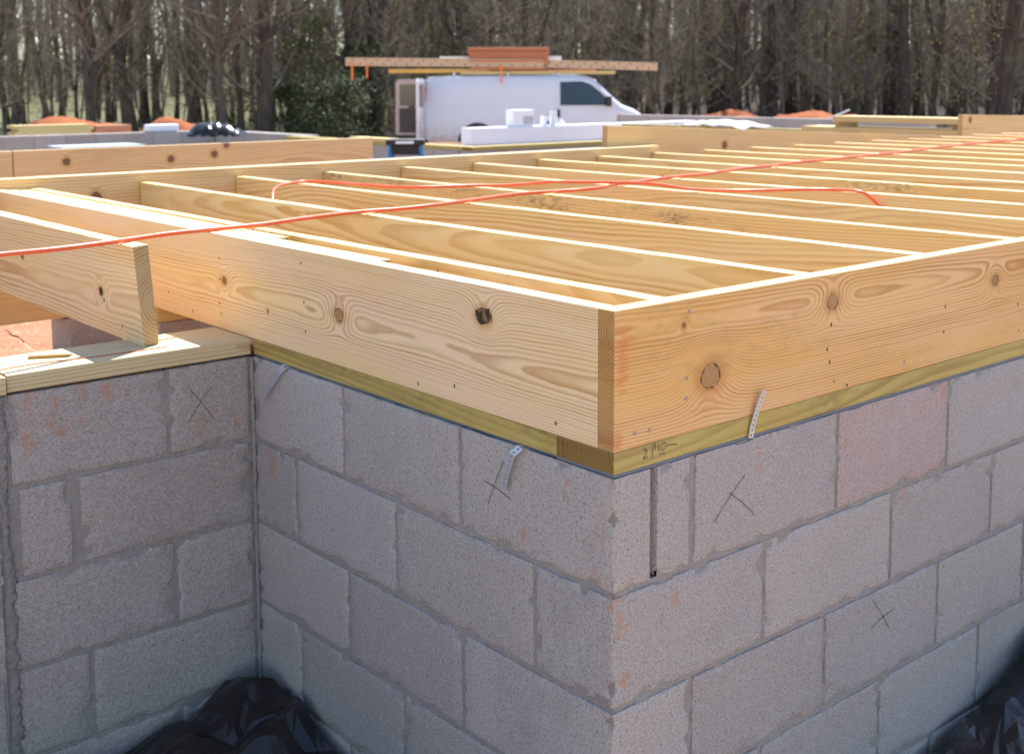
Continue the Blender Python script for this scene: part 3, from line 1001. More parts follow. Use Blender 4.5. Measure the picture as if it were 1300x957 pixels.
# ---------------------------------------------------------------- piers and far walls
def plain_wall(name, x0, y0, x1, y1, ztop, zbot, label, group, cap=None, cat="block wall"):
    o = tag(empty(name, ((x0 + x1) / 2, (y0 + y1) / 2, zbot)), label, cat, group)
    bm = bmesh.new(); tn = []
    along = 'x' if (x1 - x0) >= (y1 - y0) else 'y'
    nrow = max(1, round((ztop - zbot) / H8))
    for i in range(nrow):
        z1 = ztop - i * H8; z0 = z1 - H8
        a = x0 if along == 'x' else y0; e = x1 if along == 'x' else y1
        p = a + (.2032 if i % 2 else .4064)
        cur = a
        while cur < e - .01:
            nx = min(p, e)
            q0, q1 = cur + .0045, nx - .0045
            if q1 - q0 > .02:
                poly = [(q0, y0), (q1, y0), (q1, y1), (q0, y1)] if along == 'x' else [(x0, q0), (x1, q0), (x1, q1), (x0, q1)]
                rough_block(bm, tn, poly, z0 + .0045, z1 - (.0045 if i else 0), rt(), False)
            cur = nx; p = nx + .4064
    finish_blocks("blocks", bm, tn, M_blk, o, ((x0 + x1) / 2, (y0 + y1) / 2, zbot))
    mb = MB(); mb.box((x0 + .005, y0 + .005, zbot), (x1 - .005, y1 - .005, ztop - .004))
    me = mb.mesh("mortar"); me.transform(Matrix.Translation(-Vector(((x0 + x1) / 2, (y0 + y1) / 2, zbot))))
    mkobj("mortar", me, M_mor, o)
    return o


GP = "block piers inside the foundation"
plain_wall("block_pier", .0, 1.76, .40, 1.96, -.0, -.41, "block pier with wooden shims under the tripled board at left", GP, cat="pier")
plain_wall("block_pier", .21, 2.98, .41, 3.18, -.20, -.42, "low block pier seen under the leaning joist at left", GP, cat="pier")
plain_wall("block_pier", 2.6, 2.98, 3.0, 3.18, -.20, -.42, "block pier under the rim board in the middle of the bay", GP, cat="pier")
place_board("wood_shim", .22, .2, .04, (.0, 1.76, .001), 'x', W_shim, "yellowish wood shim on the pier under the tripled board", "shim")
plain_wall("block_wall", -2.6, 5.65, 3.6, 5.84, 0, -.81, "block wall under the second bay's rim board", "block foundation walls")
plain_wall("block_wall", 5.95, 7.87, 9.2, 8.06, 0, -1.22, "grey block wall right of the blue ladder, two small vent openings near its top", "block foundation walls")
plain_wall("block_wall", 5.95, 8.07, 6.14, 11.4, 0, -1.22, "grey block wall behind the blue ladder, running back towards the van", "block foundation walls")
place_board("sill_plate", 3.25, .14, .038, (5.945, 7.865, .002), 'x', W_treat, "pale topped sill plate in front of the long white package", "sill plate", G_SILL)
place_board("sill_plate", 3.4, .14, .038, (5.945, 8.006, .002), 'y', W_treat, "sill plate on the wall behind the blue ladder", "sill plate", G_SILL)
M_dark = simple("vent_dark", (0.10, 0.075, 0.06), 0.8)
ven = [o for o in bpy.data.objects if o.get("label", "").startswith("grey block wall right of the blue ladder")][0]
for vx in (6.72, 6.93):
    mb = MB(); mb.box((vx, 7.862, -.155), (vx + .12, 7.872, -.075))
    me = mb.mesh("vent"); me.transform(Matrix.Translation(-Vector(ven.location))); mkobj("vent", me, M_dark, ven)
plain_wall("block_wall", -6, 14.7, 6.7, 14.9, 0, -1.22, "farthest block wall at left, planks and a dirt heap beyond it", "block foundation walls")
plain_wall("block_wall", 6.71, 12.2, 6.9, 14.9, 0, -1.22, "far block wall running from the black plastic towards the ladder", "block foundation walls")
plain_wall("block_wall", 16.3, 9.2, 16.5, 16.2, 0.02, -1.20, "far grey block wall at right in front of the dirt heaps", "block foundation walls")
plain_wall("block_wall", 12.0, 7.1, 12.2, 11.8, -.01, -1.23, "grey block wall with pale sill between white sheet and stacked planks", "block foundation walls")
place_board("sill_plate", 4.7, .14, .038, (11.99, 7.1, -.008), 'y', W_treat, "pale sill on the far right block wall beside the white sheet", "sill plate", G_SILL)
plain_wall("block_wall", 9.6, 4.0, 9.8, 6.7, 0, -1.22, "block wall carrying the stacked planks at right", "block foundation walls")
plain_wall("block_wall", 9.8, 12.77, 14.9, 13.0, -.268, -1.29, "low block wall under the long white package", "block foundation walls")

# planks stacked at right
GPK = "planks stacked on the far right wall"
place_board("plank", 2.1, .30, .06, (9.55, 4.2, .235), 'y', W_shim, "upper plank of the stack at right", "plank", GPK)
place_board("plank", 2.55, .36, .05, (9.50, 4.1, .133), 'y', W_shim, "lower plank of the stack at right, jutting further left", "plank", GPK)
for i, yy in enumerate((4.75, 6.1)):
    place_board("wood_block", .12, .20, .131, (9.6, yy, .001), 'x', W_rimback, ("right" if i == 0 else "left") + " hand wood block holding the stacked planks off the wall", "wood block", GPK)
    place_board("wood_block", .12, .20, .05, (9.6, yy, .184), 'x', W_rimback, "thin spacer between the two planks, " + ("right" if i == 0 else "left") + " hand one", "wood block", GPK)

# short board on the sill behind the ladder
o = place_board("plank", .75, .14, .035, (5.93, 9.25, .0415), 'y', W_shim, "short loose board lying on the sill above the blue ladder", "plank")
# small stack of planks at far left
for i in range(3):
    place_board("plank", 1.0, .28, .04, (4.0 + .05 * (i % 2), 14.93 + .02 * i, .002 + i * .041), 'x', W_shim,
                ("bottom", "middle", "top")[i] + " plank of the small stack on the farthest left wall", "plank", "planks on the farthest left wall")
o = place_board("plank", .5, .28, .10, (5.07, 14.93, .002), 'x', W_orange, "orange brown offcut beside the small plank stack at far left", "plank")

# ---------------------------------------------------------------- white package and things on it
def white(name, c=(0.78, 0.79, 0.82), rough=.45):
    return simple(name, c, rough, var=.04, scale=3)


M_wht = white("white_wrap")
pk = empty("white_package", (9.85, 12.80, -.265)); tag(pk, "long white wrapped package lying in front of the white van", "package")
me = bev_mesh("wrap", [((0, 0, 0), (5.0, .24, .26))], .012, 2)
mkobj("wrap", me, M_wht, pk)
mb = MB()
for (a, b) in ((3.55, 3.70), (3.74, 3.95), (4.02, 4.12), (4.18, 4.33), (4.45, 4.50), (4.6, 4.63)):
    mb.box((a, -.004, .17), (b, .004, .21))
mb.build("printed_marks", simple("print_ink", (0.05, 0.06, 0.08)), pk)["kind"] = "stuff"
zt = -.265 + .26


def boxobj(name, loc, dim, mat, label, cat, r=.01):
    me = bev_mesh(name, [((0, 0, 0), dim)], r, 2)
    return tag(mkobj(name, me, mat, loc=loc), label, cat)


bx = boxobj("carton", (10.70, 12.83, zt), (.42, .18, .25), white("carton_white", (.85, .85, .86)), "white square carton standing on the long white package", "carton")
mb = MB(); mb.box((.20, -.006, .03), (.40, .002, .15)); mb.build("grey_panel", simple("panel_grey", (.50, .50, .50)), bx)
o = empty("paint_can", (11.42, 12.92, zt)); tag(o, "small paint can with dark mark on the long white package", "can")
mb = MB(); mb.cyl((0, 0, 0), .07, .15, 'z', 20); mb.build("can_body", white("can_white"), o)
mb = MB(); mb.cyl((0, 0, .15), .066, .014, 'z', 20); mb.build("can_lid", simple("can_lid", (.25, .25, .25), .4, .6), o)
mb = MB(); mb.cyl((.01, -.073, .045), .025, .008, 'y', 12); mb.build("can_mark", simple("can_mark", (.06, .06, .06)), o)
o = empty("paper_roll", (11.60, 12.92, zt)); tag(o, "white upright roll beside the paint can on the package", "roll")
mb = MB(); mb.cyl((0, 0, 0), .06, .22, 'z', 20); mb.build("roll", white("roll_white"), o)
mb = MB(); mb.cyl((0, 0, .2205), .02, .002, 'z', 12); mb.build("roll_core", M_dark, o)
o = mkobj("foam_wedge", MB().mesh("x"), None)
bpy.data.objects.remove(o)
mb = MB(); mb.tube([(0, 0, 0), (0, 0, .10)], [.07, .004], 12); tag(mb.build("foam_cone", white("cone_white"), loc=(11.78, 12.92, zt)), "small white cone right of the upright roll on the package", "cone")

# white packet at far left, white sheet at right
o = boxobj("white_packet", (5.72, 14.73, .001), (.46, .15, .10), white("packet_white", (.8, .82, .88)), "small white packet on the farthest left wall", "packet", .02)
M_sheet = white("white_sheet")
mb = MB()
nx, ny = 26, 16
vs = []
for j in range(ny + 1):
    for i in range(nx + 1):
        u = i / nx; v = j / ny
        x = -.35 + .7 * v; y = -.55 + 1.1 * u
        zz = .08 * sin(pi * u) ** .5 * (1 - (2 * v - 1) ** 2 * .6) + .04 * mn.noise(Vector((u * 6, v * 4, 2)))
        vs.append((x, y, zz + .002))
mb.add(vs, [(j * (nx + 1) + i, j * (nx + 1) + i + 1, (j + 1) * (nx + 1) + i + 1, (j + 1) * (nx + 1) + i) for j in range(ny) for i in range(nx)])
o = mb.build("white_sheet", M_sheet, smooth=True, loc=(11.95, 9.75, .03)); o.modifiers.new("t", 'SOLIDIFY').thickness = .01
tag(o, "crumpled white sheet draped on the sill right of the long package", "sheet")
mb = MB(); mb.tube([(0, 0, 0), (.1, -.36, .16)], .014, 8); tag(mb.build("stick", white("stick_white"), loc=(16.4, 11.2, .02)), "pale stick leaning up from the far right wall", "stick")

# ---------------------------------------------------------------- black plastic
def plastic_mat():
    t = NT("black_plastic")
    co = t.n("ShaderNodeTexCoord").outputs['Object']
    n = t.noise(co, 18, 5, .6)
    dust = t.rng(t.noise(co, 7, 5, .7), .55, .75)
    c = t.mix(t.mul(dust, .35), (0.008, 0.008, 0.009), (0.10, 0.075, 0.06))
    return t.out(c, t.add(t.mul(n, .2), .16), t.bump(n, .25, .01), .5)


M_blk_pl = plastic_mat()


def crumple(name, x0, x1, y0, y1, step, zf, label, amp=.03, seed=1):
    """sheet crumpled by random folding: sharp creases between flat facets, two scales"""
    rr = random.Random(seed)
    nx = int((x1 - x0) / step); ny = int((y1 - y0) / step)
    cx, cy = (x0 + x1) / 2, (y0 + y1) / 2
    bm = bmesh.new()
    G = []
    for j in range(ny + 1):
        row = []
        for i in range(nx + 1):
            x = x0 + (x1 - x0) * i / nx; y = y0 + (y1 - y0) * j / ny
            if 0 < i < nx: x += rr.uniform(-.42, .42) * step
            if 0 < j < ny: y += rr.uniform(-.42, .42) * step
            fold = 1 - abs(mn.noise(Vector((x * 5 + y * 4, (y - x) * 2.2, seed)))) * 3
            row.append(bm.verts.new((x - cx, y - cy, zf(x, y) + .9 + amp * (fold * .8 + rr.uniform(-.7, .7)))))
        G.append(row)
    for j in range(ny):
        for i in range(nx):
            a, b, c, d = G[j][i], G[j][i + 1], G[j + 1][i + 1], G[j + 1][i]
            if rr.random() < .5: bm.faces.new((a, b, c)); bm.faces.new((a, c, d))
            else: bm.faces.new((a, b, d)); bm.faces.new((b, c, d))
    for lev in range(2):
        old = set(bm.verts)
        bmesh.ops.subdivide_edges(bm, edges=bm.edges[:], cuts=1, use_grid_fill=True)
        for v in bm.verts:
            if v not in old: v.co += Vector((rr.uniform(-1, 1), rr.uniform(-1, 1), rr.uniform(-1, 1))) * step * (.085 if lev == 0 else .035)
    me = bpy.data.meshes.new(name); bm.to_mesh(me); bm.free()
    o = mkobj(name, me, M_blk_pl, loc=(cx, cy, -.9))
    return tag(o, label, "plastic sheet")


def sst(a, b, x):
    t = max(0, min(1, (x - a) / (b - a))); return t * t * (3 - 2 * t)


crumple("plastic_sheet", -.95, -.03, -.2, L - .03, .075, lambda x, y: -.86 + .085 * exp(-((x + .02) / .2) ** 2 - ((y - 1.12) / .25) ** 2), "crumpled black plastic heaped in the shaded inner corner", .026, 7)
crumple("plastic_sheet", .5, 3.2, -.85, -.03, .08, lambda x, y: -.86 + .16 * sst(.9, 1.5, x) * sst(-.45, -.05, y), "glossy black plastic bunched along the foot of the right wall", .026, 6)
# bundle on the far wall
mb = MB()
nu, nv = 40, 16
vs = []
for j in range(nv + 1):
    for i in range(nu + 1):
        u = i / nu; v = j / nv
        a = pi * v
        hh = .17 * sin(pi * min(1, u * .9 + .08)) ** .6
        x = .68 * u; y = -.22 * cos(a); z = hh * sin(a)
        k = mn.noise(Vector((u * 9, v * 4, 1))) * .05 - abs(mn.noise(Vector((u * 5 + v * 3, v * 2, 5)))) * .09 + .02
        vs.append((x, y + k, max(0, z + k)))
mb.add(vs, [(j * (nu + 1) + i, j * (nu + 1) + i + 1, (j + 1) * (nu + 1) + i + 1, (j + 1) * (nu + 1) + i) for j in range(nv) for i in range(nu)])
tag(mb.build("plastic_bundle", M_blk_pl, smooth=True, loc=(5.75, 13.5, -.02), rot=(0, 0, radians(-38))), "bundled black plastic lying by the farthest left wall", "plastic bundle")
mb = MB(); mb.box((0, 0, 0), (.9, .5, .012)); tag(mb.build("blue_sheet", simple("pale_blue_board", (.42, .55, .62)), loc=(3.4, 11.6, -.02)), "pale blue sheet lying before the farthest left wall", "sheet")
# its support
plain_wall("block_wall", 2.9, 11.5, 5.8, 11.7, -.03, -1.25, "low block wall under the pale blue sheet at far left", "block foundation walls")

# ---------------------------------------------------------------- step ladder
M_blue = simple("ladder_blue", (0.03, 0.22, 0.50), 0.4)
M_lblk = simple("ladder_cap", (0.02, 0.02, 0.022), 0.5)
lad = empty("step_ladder", (4.95, 7.55, -.95), (0, 0, yaw - pi / 2)); tag(lad, "blue fibreglass step ladder with black top, standing inside the far room", "ladder")
hh = 1.06
for s in (-1, 1):
    mb = MB(); mb.tube([(s * .24, -.12, 0), (s * .135, -.02, hh)], .022, 4); mb.build("front_rail", M_blue, lad)
    mb = MB(); mb.tube([(s * .25, .42, 0), (s * .11, .05, hh)], .016, 4); mb.build("rear_rail", M_blue, lad)
for q in (.25, .55, .85):
    mb = MB(); w = .24 - .105 * q / hh
    mb.box((-w, -.12 + .1 * q / hh - .04, q - .012), (w, -.12 + .1 * q / hh + .04, q + .012)); mb.build("step", M_galv, lad)
mkobj("top_cap", bev_mesh("top_cap", [((-.17, -.11, hh), (.17, .12, hh + .05))], .01, 2), M_lblk, lad)
mb = MB(); mb.box((-.08, -.114, hh + .012), (.08, -.109, hh + .036)); mb.build("cap_label", white("cap_label"), lad)
mb = MB(); mb.box((-.13, -.035, hh - .09), (.13, -.015, hh - .0)); mb.build("cap_bracket", M_lblk, lad)

# ---------------------------------------------------------------- dirt heaps
def heap(cx, cy, rx, ry, h, label, seed, rot=0.0):
    mb = MB()
    n, m = 48, 18
    vs = [(0, 0, h)]
    for j in range(1, m + 1):
        r = j / m
        for i in range(n):
            a = 2 * pi * i / n
            x = rx * r * cos(a); y = ry * r * sin(a)
            z = h * (1 - r ** 3.2) ** .9 if r < 1 else 0
            z += h * .22 * mn.noise(Vector((x * 1.1, y * 1.1, seed))) * (1 - r ** 4) + .05 * mn.noise(Vector((x * 6, y * 6, seed))) * (1 - r ** 6)
            vs.append((x, y, z if j < m else -.15))
    fs = [(0, 1 + i, 1 + (i + 1) % n) for i in range(n)]
    for j in range(m - 1):
        for i in range(n):
            a = 1 + j * n + i; b = 1 + j * n + (i + 1) % n
            fs.append((a, a + n, b + n, b))
    mb.add(vs, fs)
    o = mb.build("dirt_heap", M_heap, smooth=True, loc=(cx, cy, gz(cx, cy) + .0), rot=(0, 0, rot))
    return tag(o, label, "dirt heap", "red dirt heaps")


M_heap = clay("heap_clay", (0.29, 0.09, 0.038), (0.38, 0.135, 0.06), (0.23, 0.075, 0.038))


def at(px, depth, z):
    """ground position under a viewing direction, used for laying the yard out around the camera"""
    lat = (px - 650) / 1556.54 * depth
    return (-1.3956 + depth * cos(yaw) + lat * sin(yaw), -1.3887 + depth * sin(yaw) - lat * cos(yaw))


for px, dep, rx, h, lab, sd_ in ((100, 26, 1.75, 1.18, "red dirt heap left of the white packet, behind planks", 1), (232, 27, 1.5, 1.13, "red dirt heap behind the bundled black plastic", 2),
                                 (922, 36, 1.8, 1.0, "small red dirt heap just right of the van's nose", 3), (1030, 34, 2.1, 1.04, "wider red dirt heap behind the white sheet at right", 4)):
    x, y = at(px, dep, 0)
    heap(x, y, rx, rx * .8, h, lab, sd_, yaw - pi / 2)

# ---------------------------------------------------------------- van
def van_paint():
    t = NT("van_white_paint")
    co = t.n("ShaderNodeTexCoord").outputs['Object']
    x, y, z = t.xyz(co)
    n = t.noise(co, 5, 5, .65)
    c = t.mix(t.noise(co, 1.5, 3), (0.64, 0.64, 0.68), (0.70, 0.70, 0.73))
    d = t.mul(t.rng(z, .35, .95, 1.0, 0.0), t.rng(n, .42, .68))
    c = t.mix(t.mul(d, .6), c, (0.42, 0.25, 0.16))
    return t.out(c, .28, None, .5)


M_van = van_paint()
M_glass = simple("dark_glass", (0.015, 0.022, 0.025), 0.06, var=.1, spec=.8)
M_rub = simple("tyre_rubber", (0.02, 0.02, 0.02), .85)
M_trim = simple("black_trim", (0.03, 0.03, 0.032), .6)
M_rimw = simple("steel_wheel", (.4, .4, .42), .4, .7)
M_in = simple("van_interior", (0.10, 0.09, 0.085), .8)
M_red = simple("tail_light_red", (.45, .02, .015), .3)
vd = 31.5
vx, vy = at(541, vd, 0)
van = empty("white_van", (vx, vy, GND), (0, 0, yaw - pi / 2 + radians(1.5)))
tag(van, "white cargo van with its rear doors open and lumber on its roof", "van")
# side profile stations along length (x), local +y away from the camera; near side at y=0, width 2.0
WID = 2.0
#      x,   zbot, zbelt, zroof, inset at roof
ST = [(0.00, .50, 1.10, 1.98, .20), (.06, .46, 1.12, 2.06, .17), (.6, .45, 1.16, 2.10, .15), (1.6, .45, 1.20, 2.11, .15), (3.4, .45, 1.22, 2.11, .15), (3.95, .45, 1.22, 2.10, .16), (4.22, .45, 1.22, 2.06, .18),
      (4.40, .45, 1.22, 1.98, .19), (4.62, .45, 1.22, 1.79, .21), (4.85, .45, 1.22, 1.56, .21), (5.05, .45, 1.20, 1.36, .18), (5.18, .45, 1.17, 1.30, .16), (5.38, .45, 1.10, 1.23, .16), (5.54, .46, 1.0, 1.13, .18), (5.64, .50, .88, 1.0, .24), (5.70, .55, .76, .86, .30)]
mb = MB()
rings = []
for (x, zb, zl, zr, ins) in ST:
    nose = .0 if x < 5.1 else (x - 5.1) * .2
    half = [(nose + .03, zb), (nose + .0, zb + .18), (nose, zl - .05 if zl - .05 > zb + .2 else zb + .22), (nose + .012, zl), (nose + ins * .45, zl + (zr - zl) * .55), (nose + ins * .8, zr - (zr - zl) * .16),
            (nose + ins + .06, zr - .035 * min(1, (zr - zl) * 2)), (nose + ins + .22, zr)]
    ring = [(x, a, b) for a, b in half] + [(x, WID / 2, zr + .012)] + [(x, WID - a, b) for a, b in reversed(half)]
    rings.append(ring)
nr_ = len(rings[0])
mb.v = [v for r in rings for v in r]
for i in range(len(rings) - 1):
    for k in range(nr_):
        a = i * nr_ + k; b = i * nr_ + (k + 1) % nr_
        mb.f.append((a, a + nr_, b + nr_, b)); mb.m.append(0)
mb.f.append(tuple((len(rings) - 1) * nr_ + k for k in range(nr_))); mb.m.append(0)
me = mb.mesh("body", True)
try: me.set_sharp_from_angle(angle=radians(38))
except Exception: pass
mkobj("body", me, M_van, van)
# rear opening (dark interior), inset behind the pillar
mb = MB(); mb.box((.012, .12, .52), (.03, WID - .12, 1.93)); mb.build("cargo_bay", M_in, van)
# side window and door glass
def side_panel(name, poly, mat, yo=-.006, th=.01):
    """poly in (x,z); follows the tumblehome of the near side"""
    def ysurf(z):
        zl, zr, ins = 1.13, 2.07, .16
        if z <= zl: return .012
        k = (z - zl) / (zr - zl)
        return .012 + (k / .55 * (ins * .45 - .012) if k < .55 else (ins * .45 - .012) + (k - .55) / .29 * ins * .35)
    mb = MB()
    n = len(poly)
    vs = [(x, ysurf(z) + yo - .004, z) for x, z in poly] + [(x, ysurf(z) + yo + th, z) for x, z in poly]
    mb.add(vs, [tuple(range(n))[::-1] if False else tuple(range(n)), tuple(range(2 * n - 1, n - 1, -1))] + [(k, n + k, n + (k + 1) % n, (k + 1) % n) for k in range(n)])
    return mb.build(name, mat, van)


side_panel("side_window", [(3.46, 1.33), (3.46, 1.93), (4.02, 1.94), (4.25, 1.86), (4.48, 1.67), (4.78, 1.37), (4.76, 1.33)], M_glass, yo=-.035, th=.03)
for sx0, sx1 in ((1.62, 1.626), (3.30, 3.306), (4.86, 4.866)):
    side_panel("panel_gap", [(sx0, .6), (sx0, 1.96 if sx0 < 4 else 1.15), (sx1, 1.96 if sx0 < 4 else 1.15), (sx1, .6)], M_trim, yo=-.001)
side_panel("side_window_trim", [(3.41, 1.29), (3.41, 1.98), (4.05, 1.98), (4.31, 1.89), (4.55, 1.68), (4.86, 1.32), (4.84, 1.29)], M_van, yo=-.022, th=.02)
# windscreen
mb = MB()
w0 = [(4.40, .28, 1.99), (4.40, WID - .28, 1.99), (5.03, WID - .24, 1.385), (5.03, .24, 1.385)]
mb.add([(x + .02, y, z + .012) for x, y, z in w0], [(0, 1, 2, 3)])
o = mb.build("windscreen", M_glass, van); o.modifiers.new("t", 'SOLIDIFY').thickness = .01
mb = MB(); mb.box((3.36, -.03, 1.03), (3.45, .02, 1.22)); mb.build("door_handle", M_trim, van)
# headlamp, bumper, grille
side_panel("headlamp", [(5.40, .88), (5.40, 1.10), (5.50, 1.05), (5.60, .96), (5.62, .88)], M_glass, yo=.06)
mkobj("bumper", bev_mesh("bumper", [((5.45, .15, .42), (5.78, WID - .15, .66))], .05, 3), M_trim, van)
mkobj("bumper", bev_mesh("bumper", [((-.16, .1, .42), (.03, WID - .1, .60))], .04, 3), M_trim, van)
mb = MB(); mb.box((5.60, .45, .68), (5.72, WID - .45, .84)); mb.build("grille", M_trim, van)
# mirror
mkobj("door_mirror", bev_mesh("m", [((4.62, -.24, 1.30), (4.76, -.02, 1.56))], .03, 3), M_trim, van)
# tail lamp
mb = MB(); mb.box((-.012, .0 + .015, 1.45), (.01, .12, 1.80)); mb.build("tail_lamp", M_red, van)
# wheels with dark arches
for wx in (1.33, 4.86):
    for wy in (-.01, WID - .23):
        w = empty("wheel", (wx, wy, .365)); w.parent = van
        mb = MB(); mb.tube([(0, 0, 0), (0, .03, 0), (0, .21, 0), (0, .24, 0)], [.33, .365, .365, .33], 32); mb.build("tyre", M_rub, w)
        mb = MB(); mb.tube([(0, -.004, 0), (0, .03, 0)], [.22, .2], 24); mb.build("rim", M_rimw, w)
    mb = MB()
    vs = []; n = 20
    for k in range(n + 1):
        a = pi * k / n
        vs += [(wx + .50 * cos(a), -.006, .40 + .50 * sin(a)), (wx + .43 * cos(a), -.006, .40 + .43 * sin(a))]
    mb.add(vs, [(2 * k, 2 * k + 1, 2 * k + 3, 2 * k + 2) for k in range(n)])
    vs = [(wx + .43 * cos(pi * k / n), -.004, .40 + .43 * sin(pi * k / n)) for k in range(n + 1)]
    mb.add(vs, [tuple(range(n + 1))])
    mb.build("wheel_arch", M_trim, van)
# open rear doors
def rear_door(rot, loc, flip):
    sg = -1 if flip else 1
    def fb(mb_, a, b):
        if flip: a, b = (a[0], .05 - b[1], a[2]), (b[0], .05 - a[1], b[2])
        mb_.box(a, b)
    d = empty("rear_door", loc, (0, 0, rot)); d.parent = van
    # local: x along the door width 0..0.86, y thickness, z up
    mb = MB()
    o2 = [(0, 0.0), (.86, 0.0), (.86, 1.05), (.80, 1.42), (.74, 1.50), (.10, 1.50), (0, 1.40)]
    inner = [(.09, .80), (.72, .80), (.70, 1.38), (.12, 1.38)]
    th = .05
    # frame as strips around the window
    mb.box((0, 0, 0), (.86, th, .78))
    mb.box((0, 0, .781), (.10, th, 1.40)); mb.box((.74, 0, .781), (.85, th, 1.42))
    mb.add([(0, 0, 1.401), (.85, 0, 1.421), (.76, 0, 1.50), (.08, 0, 1.50), (0, th, 1.401), (.85, th, 1.421), (.76, th, 1.50), (.08, th, 1.50)],
           [(0, 1, 2, 3), (7, 6, 5, 4), (0, 4, 5, 1), (1, 5, 6, 2), (2, 6, 7, 3), (3, 7, 4, 0)])
    mb.box((.10, .004, 1.36), (.74, th - .004, 1.42))
    mb.build("door_frame", M_door, d)
    mb = MB(); mb.box((.101, .02, .782), (.739, .03, 1.359)); mb.build("door_window", M_doorglass, d)
    y0 = -.012
    mb = MB(); fb(mb, (.09, y0, .06), (.76, .002, .72))
    for q in range(6): fb(mb, (.12, y0 - .008, .12 + q * .1), (.73, y0, .15 + q * .1))
    mb.build("inner_panel", M_in, d)
    mb = MB(); fb(mb, (.35, -.03, .735), (.5, 0, .775)); mb.build("door_latch", M_trim, d)
    return d


M_door = simple("door_inner_paint", (.50, .43, .40), .5)
M_doorglass = simple("door_glass", (0.16, 0.14, 0.11), .1, spec=.5)
rear_door(pi, (-.03, WID - .12, .52), 1)
d2 = rear_door(radians(261), (-.06, .03, .52), 0)
for c in d2.children:
    if c.name.startswith("door_frame"): c.data = c.data.copy(); c.data.materials[0] = M_van

# roof rack and load
rk = empty("roof_rack", (0, 0, 2.12)); rk.parent = van
for x in (.7, 2.1, 3.4):
    mb = MB(); mb.box((x, .18, .02), (x + .05, WID - .18, .06)); mb.box((x, .18, -.05), (x + .05, .23, .02)); mb.box((x, WID - .23, -.05), (x + .05, WID - .18, .02))
    mb.build("cross_bar", M_galv, rk)
Mvan = Matrix.Translation((vx, vy, GND)) @ Matrix.Rotation(van.rotation_euler.z, 4, 'Z')


def on_van(o, loc, tilt=0.0):
    o.location = Mvan @ Vector(loc); o.rotation_euler = (0, -tilt, van.rotation_euler.z)


M_dot = simple("hole_dark", (.10, .07, .05), .9)
W_beam = wood("scaffold_plank", (0.58, 0.42, 0.26), (0.44, 0.29, 0.15), freq=50, pink=.5)
W_gold = wood("ladder_wood", (0.70, 0.42, 0.10), (0.55, 0.30, 0.06), freq=50, pink=.0)
for i, (x0, ln, y, z, h, lab) in enumerate(((-2.05, 5.1, .30, 2.36, .21, "long plank with punched holes jutting from the back of the van roof"),
                                           (3.0, 3.0, .34, 2.30, .20, "long plank with punched holes jutting forward over the van's bonnet"))):
    o = mkobj("perforated_plank", board_mesh(ln, .06, h, .004), W_beam); on_van(o, (x0, y, z), -.012 if i == 0 else -.03)
    tag(o, lab, "plank", "lumber on the van roof")
    mb = MB()
    nn = int(ln / .3)
    for q in range(nn):
        for zz in (h * .27, h * .75):
            c = (.08 + q * .3 + (.12 if zz > .1 else 0), -.004, zz)
            mb.add([(c[0] + .022 * cos(a), c[1], c[2] + .022 * sin(a)) for a in [2 * pi * e / 8 for e in range(8)]], [tuple(range(8))])
    mb.build("holes", M_dot, o)["kind"] = "stuff"
for i, (x0, ln, y, z, h, t_, m, lab) in enumerate((
        (-.95, 2.6, .35, 2.17, .10, .09, W_gold, "golden wooden rail low on the van roof, at the back"),
        (.9, 4.0, .30, 2.125, .085, .09, W_shim, "pale flat board directly on the van roof rack"),
        (.1, 3.2, .55, 2.20, .045, .3, W_shim, "pale board under the orange plank stack on the van"),
        (.35, 3.2, .95, 2.50, .10, .2, simple("white_gutter", (.75, .77, .76)), "white length of trim behind the orange plank stack on the van"),
        (1.0, 3.4, .42, 2.20, .045, .12, W_orange, "thin orange plank beneath the stack on the van"))):
    o = mkobj("roof_board", board_mesh(ln, t_, h, .004), m); on_van(o, (x0, y, z))
    tag(o, lab, "board", "lumber on the van roof")
for k in range(9):
    o = mkobj("orange_plank", board_mesh(1.95 + .12 * (k / 8) + .09 * ((k * 37) % 5) / 5, .7, .054, .006), W_orange)
    on_van(o, (1.16 - .012 * k + .06 * ((k * 53) % 7) / 7, .28 + .03 * ((k * 29) % 3), 2.25 + .064 * k))
    tag(o, "%s of the nine orange planks stacked on the van, counted from the bottom" % ("bottom one second third fourth fifth sixth seventh eighth top one".replace("bottom one", "lowest").replace("top one", "topmost").split()[k]), "plank", "orange planks on the van")
M_ratchet = simple("orange_strap", (.85, .22, .04), .6)
for x0, za, zb_, y, lab in ((-1.88, 2.0, 2.45, .285, "orange strap end hanging from the rear of the roof planks"), (-1.5, 2.04, 2.4, .285, "second orange strap end hanging behind the van"),
                       (1.95, 1.90, 2.35, .015, "orange ratchet strap hanging down the van side from the planks")):
    mb = MB(); mb.box((-.022, -.004, 0), (.022, .004, zb_ - za)); o = mb.build("load_strap", M_ratchet); on_van(o, (x0, y, za))
    tag(o, lab, "strap", "orange load straps")

# ---------------------------------------------------------------- trees
def bark(name, a, b):
    t = NT(name)
    co = t.n("ShaderNodeTexCoord").outputs['Object']
    x, y, z = t.xyz(co)
    v = t.comb(t.mul(x, 14), t.mul(y, 14), t.mul(z, 2.2))
    n = t.noise(v, 1.0, 5, .65)
    R = t.n("ShaderNodeObjectInfo").outputs['Random']
    c = t.mix(t.rng(n, .3, .7), a, b)
    c = t.mix(t.mul(t.rng(R, .3, 1.0), .5), c, [q * 1.7 for q in b])
    g = t.rng(t.noise(co, 1.7, 3), .56, .66)
    c = t.mix(t.mul(g, .35), c, (0.16, 0.17, 0.12))
    return t.out(c, .95, t.bump(n, .8, .03), .1)


